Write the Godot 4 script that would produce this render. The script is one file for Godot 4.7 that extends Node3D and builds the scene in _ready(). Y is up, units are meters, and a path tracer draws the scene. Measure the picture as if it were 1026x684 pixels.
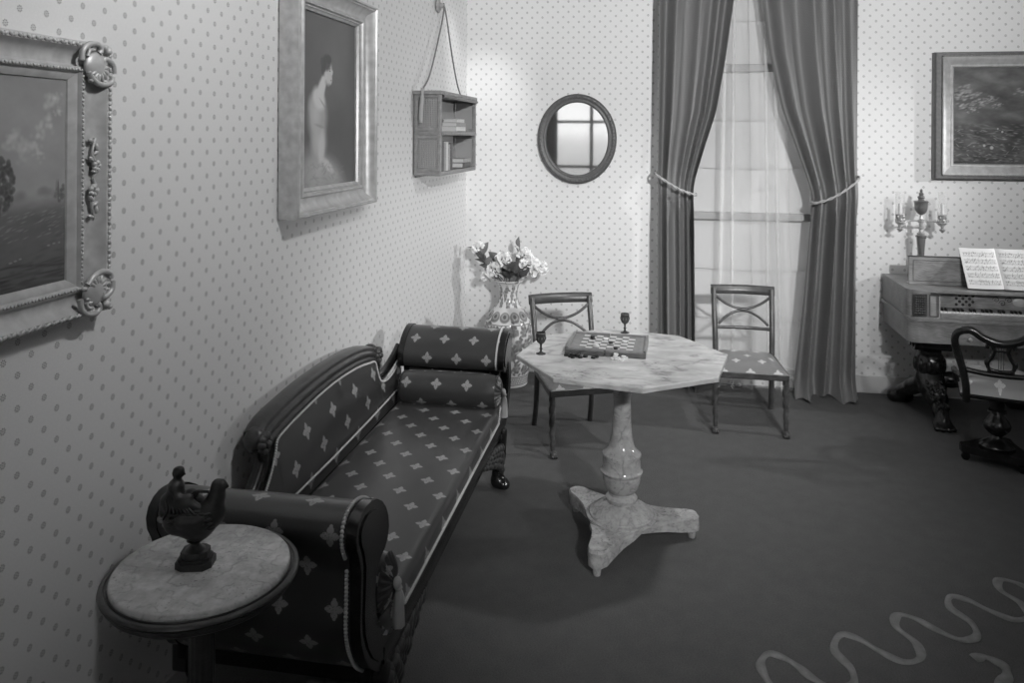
extends Node3D
# A period drawing room. World: left wall is the plane x = -1.42, back wall z = -5.655, floor y = 0.

const LW := -1.42
const BW := -5.655
const RW := 4.6
const FW := 2.5
const CH := 3.2

var M := {}
var used := {}
var rng := RandomNumberGenerator.new()
var noise := FastNoiseLite.new()

func _ready():
	rng.seed = 7
	noise.seed = 11
	noise.fractal_octaves = 4
	camera_and_light()
	materials()
	room()
	window()
	sofa()
	marble_table()
	piano()
	gueridon()
	side_chairs()
	music_stool()
	vase_and_flowers()
	landscape_painting()
	portrait()
	storm_painting()
	oval_mirror()
	hanging_shelf()
	game()
	bird_burner()
	candelabrum()
	sheet_music()

# ------------------------------------------------------------------ camera, sky, lights
func camera_and_light():
	var cam := Camera3D.new()
	cam.name = "camera"
	var n := 0.05
	cam.projection = Camera3D.PROJECTION_FRUSTUM
	cam.near = n
	cam.far = 60.0
	cam.size = n * 684.0 / 795.0
	cam.frustum_offset = Vector2(0, -n * 206.0 / 795.0)
	cam.position = Vector3(0, 1.70, 0)
	cam.basis = Basis(Vector3.UP, deg_to_rad(10.8)) * Basis(Vector3.BACK, 0.006)
	add_child(cam)
	cam.current = true
	var env := Environment.new()
	env.background_mode = Environment.BG_SKY
	var sky := Sky.new()
	var sm := ProceduralSkyMaterial.new()
	sm.sky_top_color = Color(0.80, 0.80, 0.80)
	sm.sky_horizon_color = Color(0.92, 0.92, 0.92)
	sm.ground_horizon_color = Color(0.80, 0.80, 0.80)
	sm.ground_bottom_color = Color(0.6, 0.6, 0.6)
	sm.sky_energy_multiplier = 1.0
	sm.ground_energy_multiplier = 1.0
	sm.energy_multiplier = 1.9
	sky.sky_material = sm
	env.sky = sky
	env.tonemap_mode = Environment.TONE_MAPPER_LINEAR
	env.tonemap_exposure = 1.0
	env.sdfgi_enabled = true
	env.ssao_enabled = true
	env.ssil_enabled = true
	var we := WorldEnvironment.new()
	we.name = "environment"
	we.environment = env
	add_child(we)
	# unseen spotlights, placed out of view to light walls, corner, table and piano
	unseen_ceiling_spot(Vector3(0.95, 3.02, -3.55), Vector3(-0.35, 0.2, -4.45), 2.9, 44.0, 0.07, 0.9, "unseen ceiling spotlight placed to light the octagonal marble table and the floor behind it")
	unseen_ceiling_spot(Vector3(1.5, 2.95, 1.2), Vector3(0.42, 2.75, -5.6), 35.0, 27.0, 0.09, 1.0, "unseen ceiling spotlight on the viewing side placed to light the window wall")
	unseen_ceiling_spot(Vector3(0.20, 3.0, -1.85), Vector3(-1.42, 2.40, -2.3), 2.7, 56.0, 0.09, 1.0, "unseen ceiling spotlight placed to light the wall above the sofa")
	unseen_ceiling_spot(Vector3(1.7, 2.9, 1.3), Vector3(-0.1, 0.75, -3.5), 14.0, 17.0, 0.09, 1.0, "unseen ceiling spotlight on the viewing side placed to light the octagonal table")
	unseen_ceiling_spot(Vector3(-1.12, 3.08, -4.72), Vector3(-1.32, 1.70, -5.65), 1.15, 20.0, 0.05, 1.0, "narrow unseen ceiling spotlight placed to brighten the corner above the vase")
	unseen_ceiling_spot(Vector3(2.3, 2.95, 1.0), Vector3(1.25, 0.9, -5.4), 5.0, 13.0, 0.09, 1.0, "unseen ceiling spotlight on the viewing side placed to light the piano and right curtain")
	unseen_standing_spot(Vector3(3.5, 1.88, -4.63), Vector3(-1.4, 0.9, -4.95), 7.0, 34.0)

func unseen_ceiling_spot(at: Vector3, target: Vector3, energy: float, angle: float, size: float, blend: float, label: String):  # fixture out of view; place and strength chosen for what it lights
	var t = thing("unseen_ceiling_spotlight", label, "spotlight", at, 0.0, "unseen ceiling spotlights")
	var black := StandardMaterial3D.new()
	black.albedo_color = Color(0.12, 0.12, 0.12)
	black.roughness = 0.5
	var glow := StandardMaterial3D.new()
	glow.albedo_color = Color(0.9, 0.9, 0.9)
	glow.emission_enabled = true
	glow.emission = Color(1, 1, 1)
	glow.emission_energy_multiplier = 2.0
	var dir := (target - at).normalized()
	var b := Basis.looking_at(dir, Vector3.UP if absf(dir.y) < 0.99 else Vector3.RIGHT)
	var s := sf()
	lathe(s, [[0.0, -0.02], [0.045, -0.02], [0.05, 0.0], [0.05, 0.13], [0.035, 0.16], [0.0, 0.16]], 20, Transform3D(b * Basis(Vector3.RIGHT, PI / 2), Vector3.ZERO))
	obj("housing", s, black, t)
	s = sf()
	lathe(s, [[0.0, -0.024], [0.042, -0.024], [0.042, -0.021], [0.0, -0.021]], 20, Transform3D(b * Basis(Vector3.RIGHT, PI / 2), Vector3.ZERO))
	obj("lens", s, glow, t)
	s = sf()
	tube(s, [Vector3(0, 0.0, 0) - dir * 0.08, Vector3(0, CH - at.y, 0) - dir * 0.08], 0.012, 8)
	obj("stem", s, black, t)
	var l := SpotLight3D.new()
	l.name = "spot"
	l.light_energy = energy
	l.spot_angle = angle
	l.spot_range = 14.0
	l.spot_attenuation = 2.0
	l.spot_angle_attenuation = blend
	l.light_size = size
	l.shadow_enabled = true
	t.add_child(l)
	l.transform = Transform3D(b, dir * 0.04)

func unseen_standing_spot(at: Vector3, target: Vector3, energy: float, angle: float):  # lamp out of view at the right, placed to throw light leftwards
	var t = thing("unseen_standing_spotlight", "unseen black spotlight on a tripod stand beyond the piano, placed to light the room from the right", "spotlight", Vector3(at.x, 0, at.z))
	var black := StandardMaterial3D.new()
	black.albedo_color = Color(0.12, 0.12, 0.12)
	black.roughness = 0.5
	var glow := StandardMaterial3D.new()
	glow.albedo_color = Color(0.9, 0.9, 0.9)
	glow.emission_enabled = true
	glow.emission = Color(1, 1, 1)
	glow.emission_energy_multiplier = 2.0
	var dir := (target - at).normalized()
	var b := Basis.looking_at(dir, Vector3.UP)
	var o := Vector3(0, at.y, 0)
	var s := sf()
	lathe(s, [[0.0, -0.02], [0.065, -0.02], [0.07, 0.0], [0.07, 0.16], [0.05, 0.20], [0.0, 0.20]], 20, Transform3D(b * Basis(Vector3.RIGHT, PI / 2), o))
	obj("housing", s, black, t)
	s = sf()
	lathe(s, [[0.0, -0.024], [0.06, -0.024], [0.06, -0.021], [0.0, -0.021]], 20, Transform3D(b * Basis(Vector3.RIGHT, PI / 2), o))
	obj("lens", s, glow, t)
	s = sf()
	tube(s, [Vector3(0, 0.45, 0) - dir * 0.1, o - dir * 0.1], 0.014, 10)
	obj("pole", s, black, t)
	for k in 3:
		var a := TAU * k / 3
		s = sf()
		tube(s, [Vector3(0, 0.55, 0) - dir * 0.1, Vector3(cos(a) * .3, 0.01, sin(a) * .3)], 0.01, 8)
		obj("leg", s, black, t)
	var l := SpotLight3D.new()
	l.name = "spot"
	l.light_energy = energy
	l.spot_angle = angle
	l.spot_range = 14.0
	l.spot_attenuation = 2.0
	l.spot_angle_attenuation = 1.0
	l.light_size = 0.06
	l.shadow_enabled = true
	t.add_child(l)
	l.transform = Transform3D(b, o + dir * 0.04)

# ------------------------------------------------------------------ tree helpers
func numbered(n: String) -> String:
	used[n] = used.get(n, 0) + 1
	return n if used[n] == 1 else "%s_%03d" % [n, used[n] - 1]

func thing(called, label, category, at := Vector3.ZERO, turn := 0.0, group := "") -> Node3D:
	var o := Node3D.new()
	o.name = numbered(called)
	add_child(o)
	o.position = at
	o.rotation.y = turn
	tag(o, label, category, group)
	return o

func tag(o, label, category, group := ""):
	o.set_meta("label", label)
	o.set_meta("category", category)
	if group:
		o.set_meta("group", group)

func wx(n: Node) -> Transform3D:
	var t := Transform3D()
	while n is Node3D and n != self:
		t = n.transform * t
		n = n.get_parent()
	return t

func mesh_of(st: SurfaceTool) -> ArrayMesh:
	st.generate_normals()
	return st.commit()

func obj(called, st, m, parent = self, world := false) -> MeshInstance3D:
	var o := MeshInstance3D.new()
	o.name = called if parent != self else numbered(called)
	o.mesh = mesh_of(st) if st is SurfaceTool else st
	o.material_override = m
	o.cast_shadow = GeometryInstance3D.SHADOW_CASTING_SETTING_ON
	parent.add_child(o, true)
	if world and parent != self:
		o.transform = wx(parent).affine_inverse()
	return o

func struct(called, st, m, parent = self, label := "") -> MeshInstance3D:
	var o := obj(called, st, m, parent)
	o.set_meta("kind", "structure")
	if label:
		o.set_meta("label", label)
	return o

func copy(o, at: Vector3, turn: float, label := "") -> Node3D:
	var c = o.duplicate()
	c.name = numbered(String(o.name).trim_suffix("_001"))
	add_child(c)
	c.position = at
	c.rotation.y = turn
	if label:
		c.set_meta("label", label)
	return c

# ------------------------------------------------------------------ shape helpers
func sf(smooth := true) -> SurfaceTool:
	var s := SurfaceTool.new()
	s.begin(Mesh.PRIMITIVE_TRIANGLES)
	s.set_smooth_group(0 if smooth else -1)
	return s

func tri(s, a, b, c, ua := Vector2.ZERO, ub := Vector2.ZERO, uc := Vector2.ZERO):
	s.set_uv(ua); s.add_vertex(a)
	s.set_uv(ub); s.add_vertex(b)
	s.set_uv(uc); s.add_vertex(c)

func quad(s, a, b, c, d, ua := Vector2.ZERO, ub := Vector2.ZERO, uc := Vector2.ZERO, ud := Vector2.ZERO):
	tri(s, a, b, c, ua, ub, uc)
	tri(s, a, c, d, ua, uc, ud)

# axis box with metre uvs (uv = in-plane coordinates minus origin, over scale)
func uvbox(s, lo: Vector3, hi: Vector3, sc := Vector2.ONE, org := Vector3.ZERO):
	s.set_smooth_group(-1)
	for ax in 3:
		for sg in 2:
			var p := []
			var u1 := (ax + 1) % 3
			var u2 := (ax + 2) % 3
			for k in 4:
				var q := Vector3.ZERO
				q[ax] = hi[ax] if sg else lo[ax]
				q[u1] = hi[u1] if k in [1, 2] else lo[u1]
				q[u2] = hi[u2] if k in [2, 3] else lo[u2]
				p.append(q)
			var uv := []
			for q in p:
				var r: Vector3 = q - org
				match ax:
					0: uv.append(Vector2(r.z / sc.x, -r.y / sc.y))
					1: uv.append(Vector2(r.x / sc.x, r.z / sc.y))
					_: uv.append(Vector2(r.x / sc.x, -r.y / sc.y))
			if sg:
				quad(s, p[3], p[2], p[1], p[0], uv[3], uv[2], uv[1], uv[0])
			else:
				quad(s, p[0], p[1], p[2], p[3], uv[0], uv[1], uv[2], uv[3])

# chamfered box
func bx(s, c: Vector3, size: Vector3, b := 0.0, T := Transform3D()):
	s.set_smooth_group(-1)
	var h := size * 0.5
	b = minf(b, minf(h.x, minf(h.y, h.z)) * 0.9)
	var face := func(ax: int, sg: float) -> Array:
		var r := []
		var u1 := (ax + 1) % 3
		var u2 := (ax + 2) % 3
		for k in [[-1, -1], [1, -1], [1, 1], [-1, 1]]:
			var q := Vector3.ZERO
			q[ax] = h[ax] * sg
			q[u1] = (h[u1] - b) * k[0]
			q[u2] = (h[u2] - b) * k[1]
			r.append(T * (c + q))
		return r
	var F := {}
	for ax in 3:
		for sg in [-1, 1]:
			var f = face.call(ax, float(sg))
			F[[ax, sg]] = f
			if sg > 0:
				quad(s, f[3], f[2], f[1], f[0], Vector2(0, 0), Vector2(1, 0), Vector2(1, 1), Vector2(0, 1))
			else:
				quad(s, f[0], f[1], f[2], f[3], Vector2(0, 0), Vector2(1, 0), Vector2(1, 1), Vector2(0, 1))
	if b <= 0.0:
		return
	var pt := func(ax: int, sx: int, sy: int, sz: int) -> Vector3:
		var q := Vector3(h.x - b, h.y - b, h.z - b)
		q[ax] = h[ax]
		return T * (c + Vector3(q.x * sx, q.y * sy, q.z * sz))
	for a in [-1, 1]:
		for d in [-1, 1]:
			var e := int(a * d)
			oquad(s, T * c, pt.call(0, a, d, -1), pt.call(1, a, d, -1), pt.call(1, a, d, 1), pt.call(0, a, d, 1))
			oquad(s, T * c, pt.call(1, -1, a, d), pt.call(2, -1, a, d), pt.call(2, 1, a, d), pt.call(1, 1, a, d))
			oquad(s, T * c, pt.call(0, a, -1, d), pt.call(2, a, -1, d), pt.call(2, a, 1, d), pt.call(0, a, 1, d))
			for g in [-1, 1]:
				otri(s, T * c, pt.call(0, a, d, g), pt.call(1, a, d, g), pt.call(2, a, d, g))

func otri(s, c, p, q, r):
	var n: Vector3 = (p - r).cross(p - q)
	if n.dot((p + q + r) / 3.0 - c) >= 0.0:
		tri(s, p, q, r)
	else:
		tri(s, p, r, q)

func oquad(s, c, p, q, r, t):
	otri(s, c, p, q, r)
	otri(s, c, p, r, t)

# lathe about local y; prof = [[r, y], ...] bottom to top; sharp corners split smoothing
func lathe(s, prof: Array, segs := 24, T := Transform3D(), uvw := 1.0, sharp := 38.0, wob = null):
	var g := 1
	var tot := 0.0
	for i in prof.size() - 1:
		tot += Vector2(prof[i][0], prof[i][1]).distance_to(Vector2(prof[i + 1][0], prof[i + 1][1]))
	var acc := 0.0
	for i in prof.size() - 1:
		var p0 := Vector2(prof[i][0], prof[i][1])
		var p1 := Vector2(prof[i + 1][0], prof[i + 1][1])
		if i > 0:
			var pm := Vector2(prof[i - 1][0], prof[i - 1][1])
			if absf(rad_to_deg((p0 - pm).angle_to(p1 - p0))) > sharp:
				g += 1
		s.set_smooth_group(g)
		var v0 := 1.0 - acc / tot
		acc += p0.distance_to(p1)
		var v1 := 1.0 - acc / tot
		for k in segs:
			var a0 := TAU * k / segs
			var a1 := TAU * (k + 1) / segs
			var w := [1.0, 1.0, 1.0, 1.0]
			if wob != null:
				w = [wob.call(a0, p0.y), wob.call(a1, p0.y), wob.call(a1, p1.y), wob.call(a0, p1.y)]
			var q0 := T * Vector3(p0.x * w[0] * cos(a0), p0.y, p0.x * w[0] * sin(a0))
			var q1 := T * Vector3(p0.x * w[1] * cos(a1), p0.y, p0.x * w[1] * sin(a1))
			var q2 := T * Vector3(p1.x * w[2] * cos(a1), p1.y, p1.x * w[2] * sin(a1))
			var q3 := T * Vector3(p1.x * w[3] * cos(a0), p1.y, p1.x * w[3] * sin(a0))
			var u0 := uvw * k / segs
			var u1 := uvw * (k + 1) / segs
			if p0.x > 1e-6:
				tri(s, q0, q1, q2, Vector2(u0, v0), Vector2(u1, v0), Vector2(u1, v1))
			if p1.x > 1e-6:
				tri(s, q0, q2, q3, Vector2(u0, v0), Vector2(u1, v1), Vector2(u0, v1))

func ellipsoid(s, c: Vector3, r: Vector3, nu := 12, nv := 8, B := Basis()):
	var prof := []
	for i in nv + 1:
		var a := -PI / 2 + PI * i / nv
		prof.append([cos(a) if i > 0 and i < nv else 0.0, sin(a)])
	lathe(s, prof, nu, Transform3D(B * Basis.from_scale(r), c), 1.0, 90.0)

# tube along points; r = float or array
func tube(s, pts: Array, r, segs := 8, closed := false, caps := true, squash := 1.0, up := Vector3.ZERO):
	s.set_smooth_group(0)
	var n := pts.size()
	var tang := func(i: int) -> Vector3:
		var a: Vector3 = pts[(i - 1 + n) % n] if closed or i > 0 else pts[i]
		var b: Vector3 = pts[(i + 1) % n] if closed or i < n - 1 else pts[i]
		return (b - a).normalized()
	var t0: Vector3 = tang.call(0)
	var nrm: Vector3 = up if up != Vector3.ZERO else (Vector3.UP if absf(t0.y) < 0.9 else Vector3.RIGHT)
	nrm = (nrm - t0 * nrm.dot(t0)).normalized()
	var rings := []
	var prev: Vector3 = t0
	var acc := 0.0
	var lens := []
	for i in n:
		var t: Vector3 = tang.call(i)
		if up != Vector3.ZERO:
			nrm = (up - t * up.dot(t)).normalized()
		else:
			var ax := prev.cross(t)
			if ax.length() > 1e-5:
				nrm = nrm.rotated(ax.normalized(), prev.angle_to(t))
			nrm = (nrm - t * nrm.dot(t)).normalized()
		prev = t
		var bn := t.cross(nrm)
		var rr: float = r[i] if r is Array else r
		var ring := []
		for k in segs:
			var a := TAU * k / segs
			ring.append(pts[i] + nrm * cos(a) * rr + bn * sin(a) * rr * squash)
		rings.append(ring)
		if i > 0:
			acc += (pts[i] - pts[i - 1]).length()
		lens.append(acc)
	var m := n if closed else n - 1
	for i in m:
		var A = rings[i]
		var B = rings[(i + 1) % n]
		var v0: float = lens[i]
		var v1: float = lens[(i + 1) % n] if i < n - 1 else acc + 0.01
		for k in segs:
			var k2 := (k + 1) % segs
			quad(s, A[k], A[k2], B[k2], B[k], Vector2(float(k) / segs, v0), Vector2(float(k + 1) / segs, v0), Vector2(float(k + 1) / segs, v1), Vector2(float(k) / segs, v1))
	if caps and not closed:
		s.set_smooth_group(-1)
		for e in 2:
			var ring = rings[0] if e == 0 else rings[n - 1]
			var c: Vector3 = pts[0] if e == 0 else pts[n - 1]
			for k in segs:
				if e == 0:
					tri(s, c, ring[(k + 1) % segs], ring[k])
				else:
					tri(s, c, ring[k], ring[(k + 1) % segs])

# parametric sheet fn(u, v) -> Vector3, uvfn optional
func surf(s, nu: int, nv: int, fn: Callable, uvs := Vector2.ONE, uvfn = null, flip := false):
	s.set_smooth_group(0)
	var P := []
	var U := []
	for j in nv + 1:
		for i in nu + 1:
			var u := float(i) / nu
			var v := float(j) / nv
			P.append(fn.call(u, v))
			U.append(uvfn.call(u, v) if uvfn != null else Vector2(u * uvs.x, v * uvs.y))
	for j in nv:
		for i in nu:
			var a := j * (nu + 1) + i
			var b := a + 1
			var c := a + nu + 2
			var d := a + nu + 1
			if flip:
				quad(s, P[a], P[b], P[c], P[d], U[a], U[b], U[c], U[d])
			else:
				quad(s, P[a], P[d], P[c], P[b], U[a], U[d], U[c], U[b])

# extruded polygon: local xy outline, local z from 0 to depth
func extrude(s, poly: PackedVector2Array, depth: float, T := Transform3D(), smooth_sides := true, uvs := 1.0):
	var p := poly
	if not Geometry2D.is_polygon_clockwise(p):
		p = p.duplicate()
		p.reverse()
	var idx := Geometry2D.triangulate_polygon(p)
	s.set_smooth_group(-1)
	for i in range(0, idx.size(), 3):
		var a := p[idx[i]]
		var b := p[idx[i + 1]]
		var c := p[idx[i + 2]]
		var ctr := T * Vector3((a.x + b.x + c.x) / 3.0, (a.y + b.y + c.y) / 3.0, depth * 0.5)
		for z in [0.0, depth]:
			var A := T * Vector3(a.x, a.y, z)
			var B := T * Vector3(b.x, b.y, z)
			var C := T * Vector3(c.x, c.y, z)
			var nn := (A - C).cross(A - B)
			if nn.dot(A - ctr) >= 0.0:
				tri(s, A, B, C, a * uvs, b * uvs, c * uvs)
			else:
				tri(s, A, C, B, a * uvs, c * uvs, b * uvs)
	s.set_smooth_group(1 if smooth_sides else -1)
	var n := p.size()
	var acc := 0.0
	for i in n:
		var a := p[i]
		var b := p[(i + 1) % n]
		var d := a.distance_to(b)
		quad(s, T * Vector3(a.x, a.y, 0), T * Vector3(a.x, a.y, depth), T * Vector3(b.x, b.y, depth), T * Vector3(b.x, b.y, 0),
			Vector2(0, acc) * uvs, Vector2(depth, acc) * uvs, Vector2(depth, acc + d) * uvs, Vector2(0, acc + d) * uvs)
		acc += d

# picture frame moulding; prof = [[inset 0..1, depth], ...]; local x,y centred, z out
func frame_rect(s, w: float, h: float, fw: float, fh: float, prof: Array):
	var cor := func(k: int, t: float, z: float) -> Vector3:
		var x := w / 2 - fw * t
		var y := h / 2 - fh * t
		return [Vector3(-x, -y, z), Vector3(x, -y, z), Vector3(x, y, z), Vector3(-x, y, z)][k]
	for k in 4:
		var g := 10 + k * 20
		var k2 := (k + 1) % 4
		for i in prof.size() - 1:
			if i > 0:
				var d0 := Vector2(prof[i][0] * fw - prof[i - 1][0] * fw, prof[i][1] - prof[i - 1][1])
				var d1 := Vector2(prof[i + 1][0] * fw - prof[i][0] * fw, prof[i + 1][1] - prof[i][1])
				if absf(rad_to_deg(d0.angle_to(d1))) > 35.0:
					g += 1
			s.set_smooth_group(g)
			var L := w if k % 2 == 0 else h
			quad(s, cor.call(k, prof[i][0], prof[i][1]), cor.call(k, prof[i + 1][0], prof[i + 1][1]), cor.call(k2, prof[i + 1][0], prof[i + 1][1]), cor.call(k2, prof[i][0], prof[i][1]),
				Vector2(0, prof[i][0]), Vector2(0, prof[i + 1][0]), Vector2(L, prof[i + 1][0]), Vector2(L, prof[i][0]))

# smooth curve through points
func curve(p: Array, n := 8, closed := false) -> Array:
	var r := []
	var m := p.size()
	var segs := m if closed else m - 1
	for i in segs:
		var a = p[(i - 1 + m) % m] if closed or i > 0 else p[0] * 2.0 - p[1]
		var b = p[i]
		var c = p[(i + 1) % m]
		var d = p[(i + 2) % m] if closed or i < m - 2 else p[m - 1] * 2.0 - p[m - 2]
		for k in n:
			var t := float(k) / n
			r.append(0.5 * ((b * 2.0) + (c - a) * t + (a * 2.0 - b * 5.0 + c * 4.0 - d) * t * t + (b * 3.0 - a - c * 3.0 + d) * t * t * t))
	if not closed:
		r.append(p[m - 1])
	return r

# union of tapered capsules [a, b, ra, rb], joined smoothly and meshed as surface nets
func blob(s, caps: Array, k: float, cell: float):
	var lo := Vector3(1e9, 1e9, 1e9)
	var hi := -lo
	for c in caps:
		var m: float = maxf(c[2], c[3]) + cell * 3 + k * 0.5
		lo = lo.min(c[0] - Vector3.ONE * m).min(c[1] - Vector3.ONE * m)
		hi = hi.max(c[0] + Vector3.ONE * m).max(c[1] + Vector3.ONE * m)
	var nx := int((hi.x - lo.x) / cell) + 2
	var ny := int((hi.y - lo.y) / cell) + 2
	var nz := int((hi.z - lo.z) / cell) + 2
	var f := PackedFloat32Array()
	f.resize(nx * ny * nz)
	f.fill(1.0)
	for c in caps:
		var a: Vector3 = c[0]
		var b: Vector3 = c[1]
		var ra: float = c[2]
		var rb: float = c[3]
		var m := maxf(ra, rb) + k + cell * 3
		var l := ((a.min(b) - Vector3.ONE * m - lo) / cell).floor()
		var h := ((a.max(b) + Vector3.ONE * m - lo) / cell).ceil()
		var ab := b - a
		var q := maxf(ab.length_squared(), 1e-9)
		for z in range(maxi(0, int(l.z)), mini(nz, int(h.z))):
			for y in range(maxi(0, int(l.y)), mini(ny, int(h.y))):
				for x in range(maxi(0, int(l.x)), mini(nx, int(h.x))):
					var p := lo + Vector3(x, y, z) * cell
					var t := clampf((p - a).dot(ab) / q, 0.0, 1.0)
					var d := (p - a - ab * t).length() - lerpf(ra, rb, t)
					var i := (z * ny + y) * nx + x
					var e := f[i]
					var hh := maxf(k - absf(e - d), 0.0) / k
					f[i] = minf(e, d) - hh * hh * k * 0.25
	var V := {}
	var off := [0, 1, nx, nx + 1, nx * ny, nx * ny + 1, nx * ny + nx, nx * ny + nx + 1]
	var cor := [Vector3(0, 0, 0), Vector3(1, 0, 0), Vector3(0, 1, 0), Vector3(1, 1, 0), Vector3(0, 0, 1), Vector3(1, 0, 1), Vector3(0, 1, 1), Vector3(1, 1, 1)]
	var edges := [[0, 1], [2, 3], [4, 5], [6, 7], [0, 2], [1, 3], [4, 6], [5, 7], [0, 4], [1, 5], [2, 6], [3, 7]]
	for z in nz - 1:
		for y in ny - 1:
			for x in nx - 1:
				var i := (z * ny + y) * nx + x
				var neg := 0
				for o in off:
					if f[i + o] < 0.0:
						neg += 1
				if neg == 0 or neg == 8:
					continue
				var acc := Vector3.ZERO
				var cnt := 0
				for e in edges:
					var fa := f[i + off[e[0]]]
					var fb := f[i + off[e[1]]]
					if (fa < 0.0) != (fb < 0.0):
						acc += cor[e[0]].lerp(cor[e[1]], fa / (fa - fb))
						cnt += 1
				V[i] = lo + (Vector3(x, y, z) + acc / cnt) * cell
	s.set_smooth_group(0)
	for i in V.keys():
		var x: int = i % nx
		var y: int = (i / nx) % ny
		var z: int = i / (nx * ny)
		for ax in 3:
			var st: int = [1, nx, nx * ny][ax]
			var s1: int = [nx, nx * ny, 1][ax]
			var s2: int = [nx * ny, 1, nx][ax]
			if [y, z, x][ax] == 0 or [z, x, y][ax] == 0:
				continue
			var fa := f[i]
			var fb := f[i + st]
			if (fa < 0.0) == (fb < 0.0):
				continue
			if not (V.has(i - s1) and V.has(i - s2) and V.has(i - s1 - s2)):
				continue
			var A = V[i]
			var B = V[i - s1]
			var C = V[i - s1 - s2]
			var D = V[i - s2]
			if fa < 0.0:
				quad(s, A, D, C, B)
			else:
				quad(s, A, B, C, D)

# ------------------------------------------------------------------ painting textures
var bw := 0
var bh := 0
var buf := PackedFloat32Array()

func pic(w: int, h: int, v := 0.5):
	bw = w
	bh = h
	buf = PackedFloat32Array()
	buf.resize(w * h)
	buf.fill(v)

# soft elliptic brush mark; coordinates in 0..1 of the width and height
func dab(cx: float, cy: float, rx: float, ry: float, rot: float, val: float, alpha := 1.0, soft := 0.5, wrap := false):
	var R := maxf(rx, ry) * bw if false else 0.0
	var X := cx * bw
	var Y := cy * bh
	var ax := rx * bw
	var ay := ry * bh
	R = maxf(ax, ay) + 1.0
	var c := cos(rot)
	var s := sin(rot)
	for y in range(int(Y - R), int(Y + R) + 1):
		if not wrap and (y < 0 or y >= bh):
			continue
		for x in range(int(X - R), int(X + R) + 1):
			if not wrap and (x < 0 or x >= bw):
				continue
			var dx := x + 0.5 - X
			var dy := y + 0.5 - Y
			var d := Vector2((dx * c + dy * s) / ax, (-dx * s + dy * c) / ay).length()
			if d >= 1.0:
				continue
			var k := alpha * clampf((1.0 - d) / maxf(soft, 0.001), 0.0, 1.0)
			var i := posmod(y, bh) * bw + posmod(x, bw)
			buf[i] = lerpf(buf[i], val, k)

func bake(normal_strength := 0.0) -> ImageTexture:
	var by := PackedByteArray()
	by.resize(bw * bh * 3)
	for i in bw * bh:
		var v := int(clampf(buf[i], 0.0, 1.0) * 255.0)
		by[i * 3] = v
		by[i * 3 + 1] = v
		by[i * 3 + 2] = v
	var im := Image.create_from_data(bw, bh, false, Image.FORMAT_RGB8, by)
	if normal_strength > 0.0:
		im.bump_map_to_normal_map(normal_strength)
	return ImageTexture.create_from_image(im)

func seamless(size: int, freq: float, oct: int, sd: int, type := FastNoiseLite.TYPE_SIMPLEX_SMOOTH) -> PackedByteArray:
	var n := FastNoiseLite.new()
	n.noise_type = type
	n.seed = sd
	n.frequency = freq
	n.fractal_octaves = oct
	var im := n.get_seamless_image(size, size, false, false, 0.2)
	im.convert(Image.FORMAT_L8)
	return im.get_data()

func mat(g: float, rough := 0.7, metal := 0.0, tex: Texture2D = null) -> StandardMaterial3D:
	var m := StandardMaterial3D.new()
	m.albedo_color = Color(g, g, g)
	m.roughness = rough
	m.metallic = metal
	m.cull_mode = BaseMaterial3D.CULL_DISABLED
	if tex:
		m.albedo_texture = tex
	return m

func trip(m: StandardMaterial3D, size: float) -> StandardMaterial3D:
	m.uv1_triplanar = true
	m.uv1_world_triplanar = true
	m.uv1_scale = Vector3.ONE / size
	return m

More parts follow.
